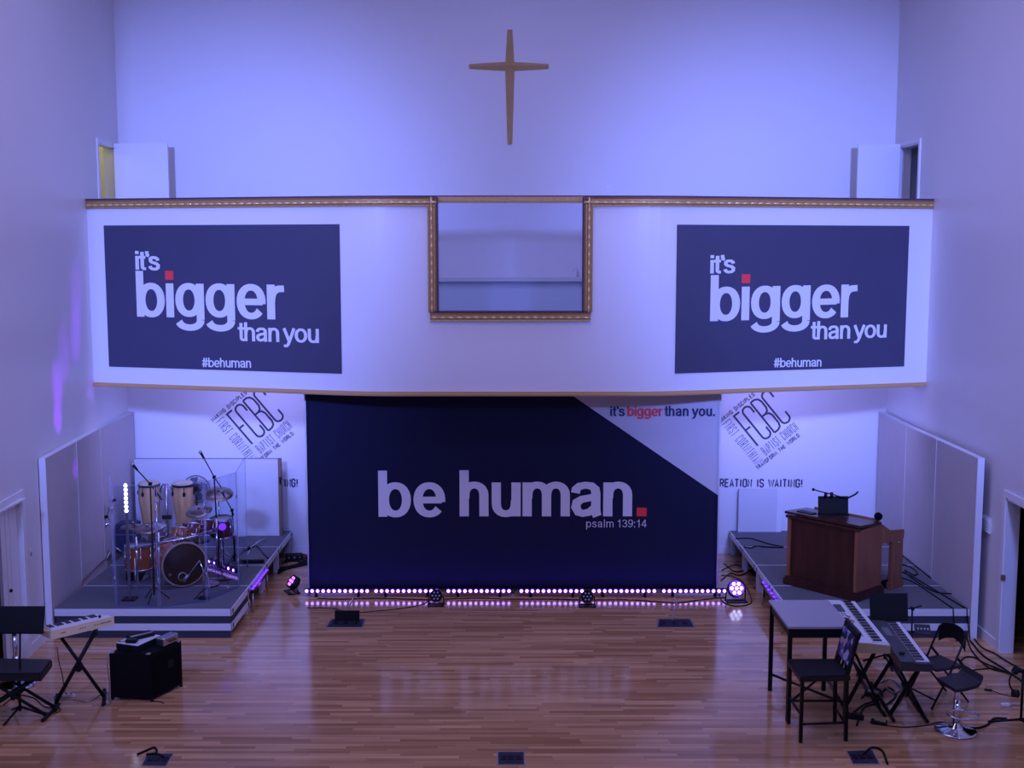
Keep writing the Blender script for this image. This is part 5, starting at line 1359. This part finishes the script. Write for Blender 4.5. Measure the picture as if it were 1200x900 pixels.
for k in range(nb):
    a = 4 * k; b = a + 4; fs += [(a, b, b + 1, a + 1), (a + 2, a + 3, b + 3, b + 2), (a + 1, b + 1, b + 3, a + 3), (a, a + 2, b + 2, b)]
fs += [(0, 1, 3, 2), (4 * nb, 4 * nb + 2, 4 * nb + 3, 4 * nb + 1)]
mb.add(tv, fs).build('backrest', M_black, o)
MB().bb(-.12, .12, -.12, .1, .25, .27).build('lower_shelf', M_black, o) if False else None

# stand with headphones at the right edge
q = G(1196, 850)
o = thing('headphone_stand', 'black tripod stand at the right edge with its leg on the floor', 'stand', q)
MB().cyl((0, 0, .05), (0, 0, .62), .014).build('pole', M_black, o); MB().bb(-.05, .05, -.02, .02, .6, .63).build('cradle', M_black, o)
for x, y in ((-.33, .07), (.25, .2), (.1, -.3)): MB().tube([(0, 0, .07), (x, y, .012)], .014).build('leg', M_black, o)
c = Vector((q.x - .055, q.y - .03, .61))
o = thing('headphones', 'black headphones hanging from the stand at the right edge', 'headphones', c)
MB().tube([(-.02 - .085 * math.sin(t), 0, -.10 + .115 * math.cos(t)) for t in [i * PI / 10 - .1 for i in range(11)]], .010).build('headband', M_black, o)
MB().cyl((-.01, -.02, -.235), (-.07, -.02, -.225), .042, n=14).build('ear_cup', M_blackm, o); MB().cyl((-.01, .03, .0), (-.05, .03, .02), .042, n=14).build('ear_cup', M_blackm, o)
q = G(1178, 828)
o = thing('power_adapter', 'small white plug block with looped cord on the floor at right', 'adapter', q, .1)
MB().bev((0, 0, .02), (.10, .05, .04), .008).build('block', M_white, o); MB().tube(smooth([(.05, 0, .012), (.12, .06, .007), (.2, .05, .007), (.21, -.03, .007), (.12, -.07, .007), (.04, -.06, .007)]), .006).build('cord', M_wcable, o)
q = G(1159, 810)
o = thing('cable_plug', 'small black plug lying on the floor right of the bar stool', 'plug', q, -.4)
MB().cyl((-.05, 0, .014), (.03, 0, .014), .013).build('body', M_black, o); MB().tube([(.03, 0, .014), (.12, -.05, .006), (.25, -.09, .006)], .005).build('cord', M_cable, o)

# ------------------------------------------------------------------ floor boxes
def floor_box(c, label, lid=0, z=.004):
    p = [G(*x) for x in c]; ctr = sum(p, Vector()) / 4; o = thing('floor_box', label, 'floor box', ctr)
    q = [v - ctr for v in p]
    MB().prism([(v.x * 1.1, v.y * 1.14, .001) for v in q], (0, 0, .003)).build('frame', M_ring, o)
    MB().prism([(v.x, v.y, .004) for v in q], (0, 0, .004)).build('cover', M_plate, o)
    w_ = (q[1] - q[0]).length
    for k in range(3):
        x = (q[0].x + q[1].x) / 2 + (-.3 + .3 * k) * w_
        MB().bb(x - .03, x + .03, -.05, .05, .008, .012).build('socket', M_black, o)
    if lid: MB().box((0, .10, .075), (w_ * .72, .02, .15), rx=R(-6)).build('raised_lid', M_black, o)
    return o
floor_box([(383, 735), (424, 735), (427, 726), (389, 726)], 'floor box with black raised lid left of centre by the led bars', 1)
floor_box([(771, 735), (813, 735), (808, 726), (773, 726)], 'flat black floor box right of centre by the led bars')
floor_box([(584, 896), (614, 896), (613.5, 882), (584, 882)], 'black floor box at the bottom centre of the floor')
floor_box([(167, 897), (194, 898), (202, 884), (173, 884)], 'blue tinted floor box under cables at the bottom left')
floor_box([(1000, 895), (1030, 895), (1022, 880), (993, 881)], 'black floor box with cable at the bottom right')

# ------------------------------------------------------------------ cables
cable([(161, 884), (170, 880), (181, 876), (183, 882), (172, 884), (186, 884), (192, 888)], 'black cable coil lying over the bottom left floor box', .012)
cable([(1012, 884), (1022, 876), (1034, 880), (1040, 895)], 'dark cable running out of the bottom right floor box', .012)
for k in range(4):
    cable([(331 + 3 * k, 660 - k), (345 + 2 * k, 652 + 2 * k), (356, 650 + 3 * k), (360, 655 + 2 * k), (348, 661 + k), (336, 664 + k), (326, 666 + 2 * k)], ['black cable looped at the wall between platform and backdrop', 'thick black cable coiled behind the left par light', 'black cable trailing along the wall foot left of the backdrop', 'lowest black cable left of the backdrop near the platform'][k], .013)
q = G(345, 656); o = thing('cable_box', 'black stage box buried in cables left of the backdrop', 'box', q, .2)
MB().bev((0, 0, .05), (.28, .16, .10), .01).build('body', M_blackm, o)
for k in range(3): MB().cyl((-.09 + .09 * k, -.08, .06), (-.09 + .09 * k, -.09, .06), .018, n=8).build('socket', M_steel, o)
cable([(349, 655), (352, 642, ), (360, 636)], 'thin black cable rising up the wall left of the backdrop', .008)
cable([(360, 712), (390, 713), (412, 718), (440, 716), (470, 713), (495, 708), (504, 702)], 'thin black cable from the left floor box to the unlit par light', .006)
cable([(398, 727), (405, 716), (412, 705), (414, 700)], 'pale tape covered cable behind the left floor box', .008, M_ring)
cable([(788, 727), (790, 718), (792, 706), (790, 700)], 'pale tape covered cable behind the right floor box', .008, M_ring)
cable([(372, 701), (400, 702), (440, 701), (480, 702), (508, 703)], 'black power lead behind the leftmost led bars', .008)
cable([(520, 702), (560, 701), (600, 702), (640, 702), (684, 703)], 'black power lead behind the centre led bars', .008)
cable([(694, 703), (740, 703), (790, 706), (820, 703), (850, 700)], 'black power lead below the rightmost led bars', .008)
cable([(845, 674), (860, 676), (872, 684), (880, 700), (878, 708), (860, 710), (846, 704), (842, 692)], 'black cable looping round the brightly lit par light', .008)
cable([(846, 668), (862, 662), (880, 670), (892, 684), (896, 700)], 'black cable on the floor between backdrop and organ platform', .009)
cable([(848, 660), (862, 670), (876, 668), (890, 676), (884, 690)], 'thin black cable curling beside the organ platform edge', .009)
cable([(845, 680), (856, 672), (868, 674), (886, 664)], 'black cable reaching under the organ platform', .009)
cable([(862, 631), (880, 631), (900, 637), (918, 641)], 'black cable on the platform left of the organ, upper one', .010, z=HS)
cable([(872, 641), (880, 642), (886, 640), (900, 641), (918, 641.5)], 'black cable on the platform left of the organ, lower one', .010, z=HS)
cable([(1054, 661), (1066, 664), (1075, 671), (1071, 674), (1060, 668), (1068, 677), (1095, 693), (1120, 696)], 'long black cable crossing the platform right of the organ', .010, z=HS)
cable([(1052, 668), (1070, 676), (1090, 688), (1110, 700), (1131, 712.5)], 'black cable running over the platform to its right front corner', .010, z=HS)
cable([(1050, 675), (1070, 682), (1095, 698), (1116, 712.5)], 'black cable running over the platform toward the folding chair', .009, z=HS)
for px in (1117, 1133):
    cable([P(px, 713, YS - .02) , P(px + 1, 725, YS - .03), P(px + (4 if px < 1120 else -1), 740, YS - .04), G(px + 8, 760)] and [tuple(P(px, 712, YS - .02)), tuple(P(px + 1, 726, YS - .03)), tuple(P(px + 3, 742, YS - .05)), tuple(G(px + 4, 752, .01))], 'black cable hanging down the platform front, ' + ('left one' if px < 1120 else 'right one'), .007)
cable([(1137, 742), (1150, 758), (1166, 766), (1180, 775), (1200, 786)], 'black cable along the right wall foot by the doorway', .010)
cable([(1133, 748), (1140, 764), (1158, 782), (1178, 788), (1190, 792)], 'black cable on the floor in front of the right doorway', .010)
cable([(1124, 784), (1128, 772), (1140, 770), (1156, 778), (1186, 790)], 'black cable looping behind the folding chair', .010)
cable([(1138, 752), (1152, 768), (1174, 782), (1200, 800)], 'thick black cable in the bundle beside the right doorway', .012)
cable([(1136, 786), (1150, 784), (1168, 784), (1190, 792)], 'short black cable curving right of the bar stool seat', .009)
cable([(1122, 848), (1140, 853), (1156, 850), (1165, 842), (1180, 842)], 'thick black cable from the stool base to the edge stand', .012)
cable([(1035, 850), (1060, 852), (1085, 850), (1104, 846), (1112, 852)], 'thin dark cable from the pedals to the bar stool', .006)
cable([(1000, 835), (1012, 826), (1026, 820), (1040, 806), (1050, 815), (1036, 828)], 'black cable tangle under the keyboards', .011)
cable([(1010, 818), (1022, 806), (1034, 812), (1026, 824), (1012, 830), (1004, 850)], 'black looped cable between the keyboard stands', .011)
cable([(1030, 800), (1044, 796), (1056, 806), (1048, 812), (1038, 806)], 'grey cable bunch under the stage piano', .012, M_steel)
cable([(67, 758), (69, 775), (73, 790), (75, 805), (78, 816)], 'thin grey cable hanging on the floor behind the X stand', .005)
cable([(53, 748), (45, 752), (38, 756), (34, 762)], 'black cable along the foot of the left wall', .010)
cable([(4, 826), (20, 815), (40, 818), (52, 828), (70, 830), (64, 836), (40, 832)], 'thin black cable looping under the bench at left', .006)
cable([(86, 820), (104, 822), (116, 815), (126, 812), (130, 822), (122, 828)], 'grey cable looping between the X stand and the amplifier', .007, M_ring)
cable([(128, 758), (124, 766), (126, 780), (130, 790)] and [tuple(P(131, 762, 13.2)), tuple(P(127, 768, 13.15)), tuple(P(126, 780, 13.15)), tuple(P(128, 800, 13.2)), tuple(G(128, 822, .01))], 'pale cable hanging down the left side of the amplifier', .006, M_ring)
cable([(176, 822), (186, 822), (192, 824)], 'short dark cable end in front of the amplifier', .006)
cable([tuple(P(300, 636, 18.5)), tuple(G(310, 632, HS + .01)), tuple(G(296, 640, HS + .01)), tuple(G(290, 650, HS + .01))], 'white cable curling on the drum platform right of the kit', .009, M_wcable)
cable([(286, 646), (300, 640), (308, 648), (314, 654)], 'black cable on the drum platform near its right edge', .009, z=HS)
cable([(250, 668), (262, 676), (255, 686), (240, 690), (228, 702)], 'black cable on the drum platform beside the bass drum', .009, z=HS)
q = G(76, 817); o = thing('power_strip', 'white power strip on the floor behind the X stand feet', 'power strip', q, .12)
MB().bev((0, 0, .018), (.24, .05, .034), .006).build('body', M_white, o)
for k in range(4): MB().bb(-.09 + .05 * k, -.07 + .05 * k, -.012, .012, .036, .038).build('socket', M_blackm, o)
# small black pad on drum platform and rubber mats
q = G(289, 645, HS); o = thing('stage_box', 'small black box with plugs on the drum platform right of the shield', 'box', q, .3)
MB().bev((0, 0, .03), (.12, .08, .06), .006).build('body', M_black, o); MB().cyl((.06, 0, .03), (.09, 0, .03), .012).build('plug', M_steel, o)
q = G(300, 660, HS); o = thing('rolled_mat', 'narrow black roll lying across the drum platform right of the shield', 'mat', q, .05)
MB().cyl((-.2, 0, .03), (.12, 0, .03), .03, n=10).build('roll', M_blackm, o); MB().cyl((-.2, .0, .03), (-.21, 0, .03), .015, n=8).build('core', M_steel, o)
print('objects', len(bpy.data.objects))
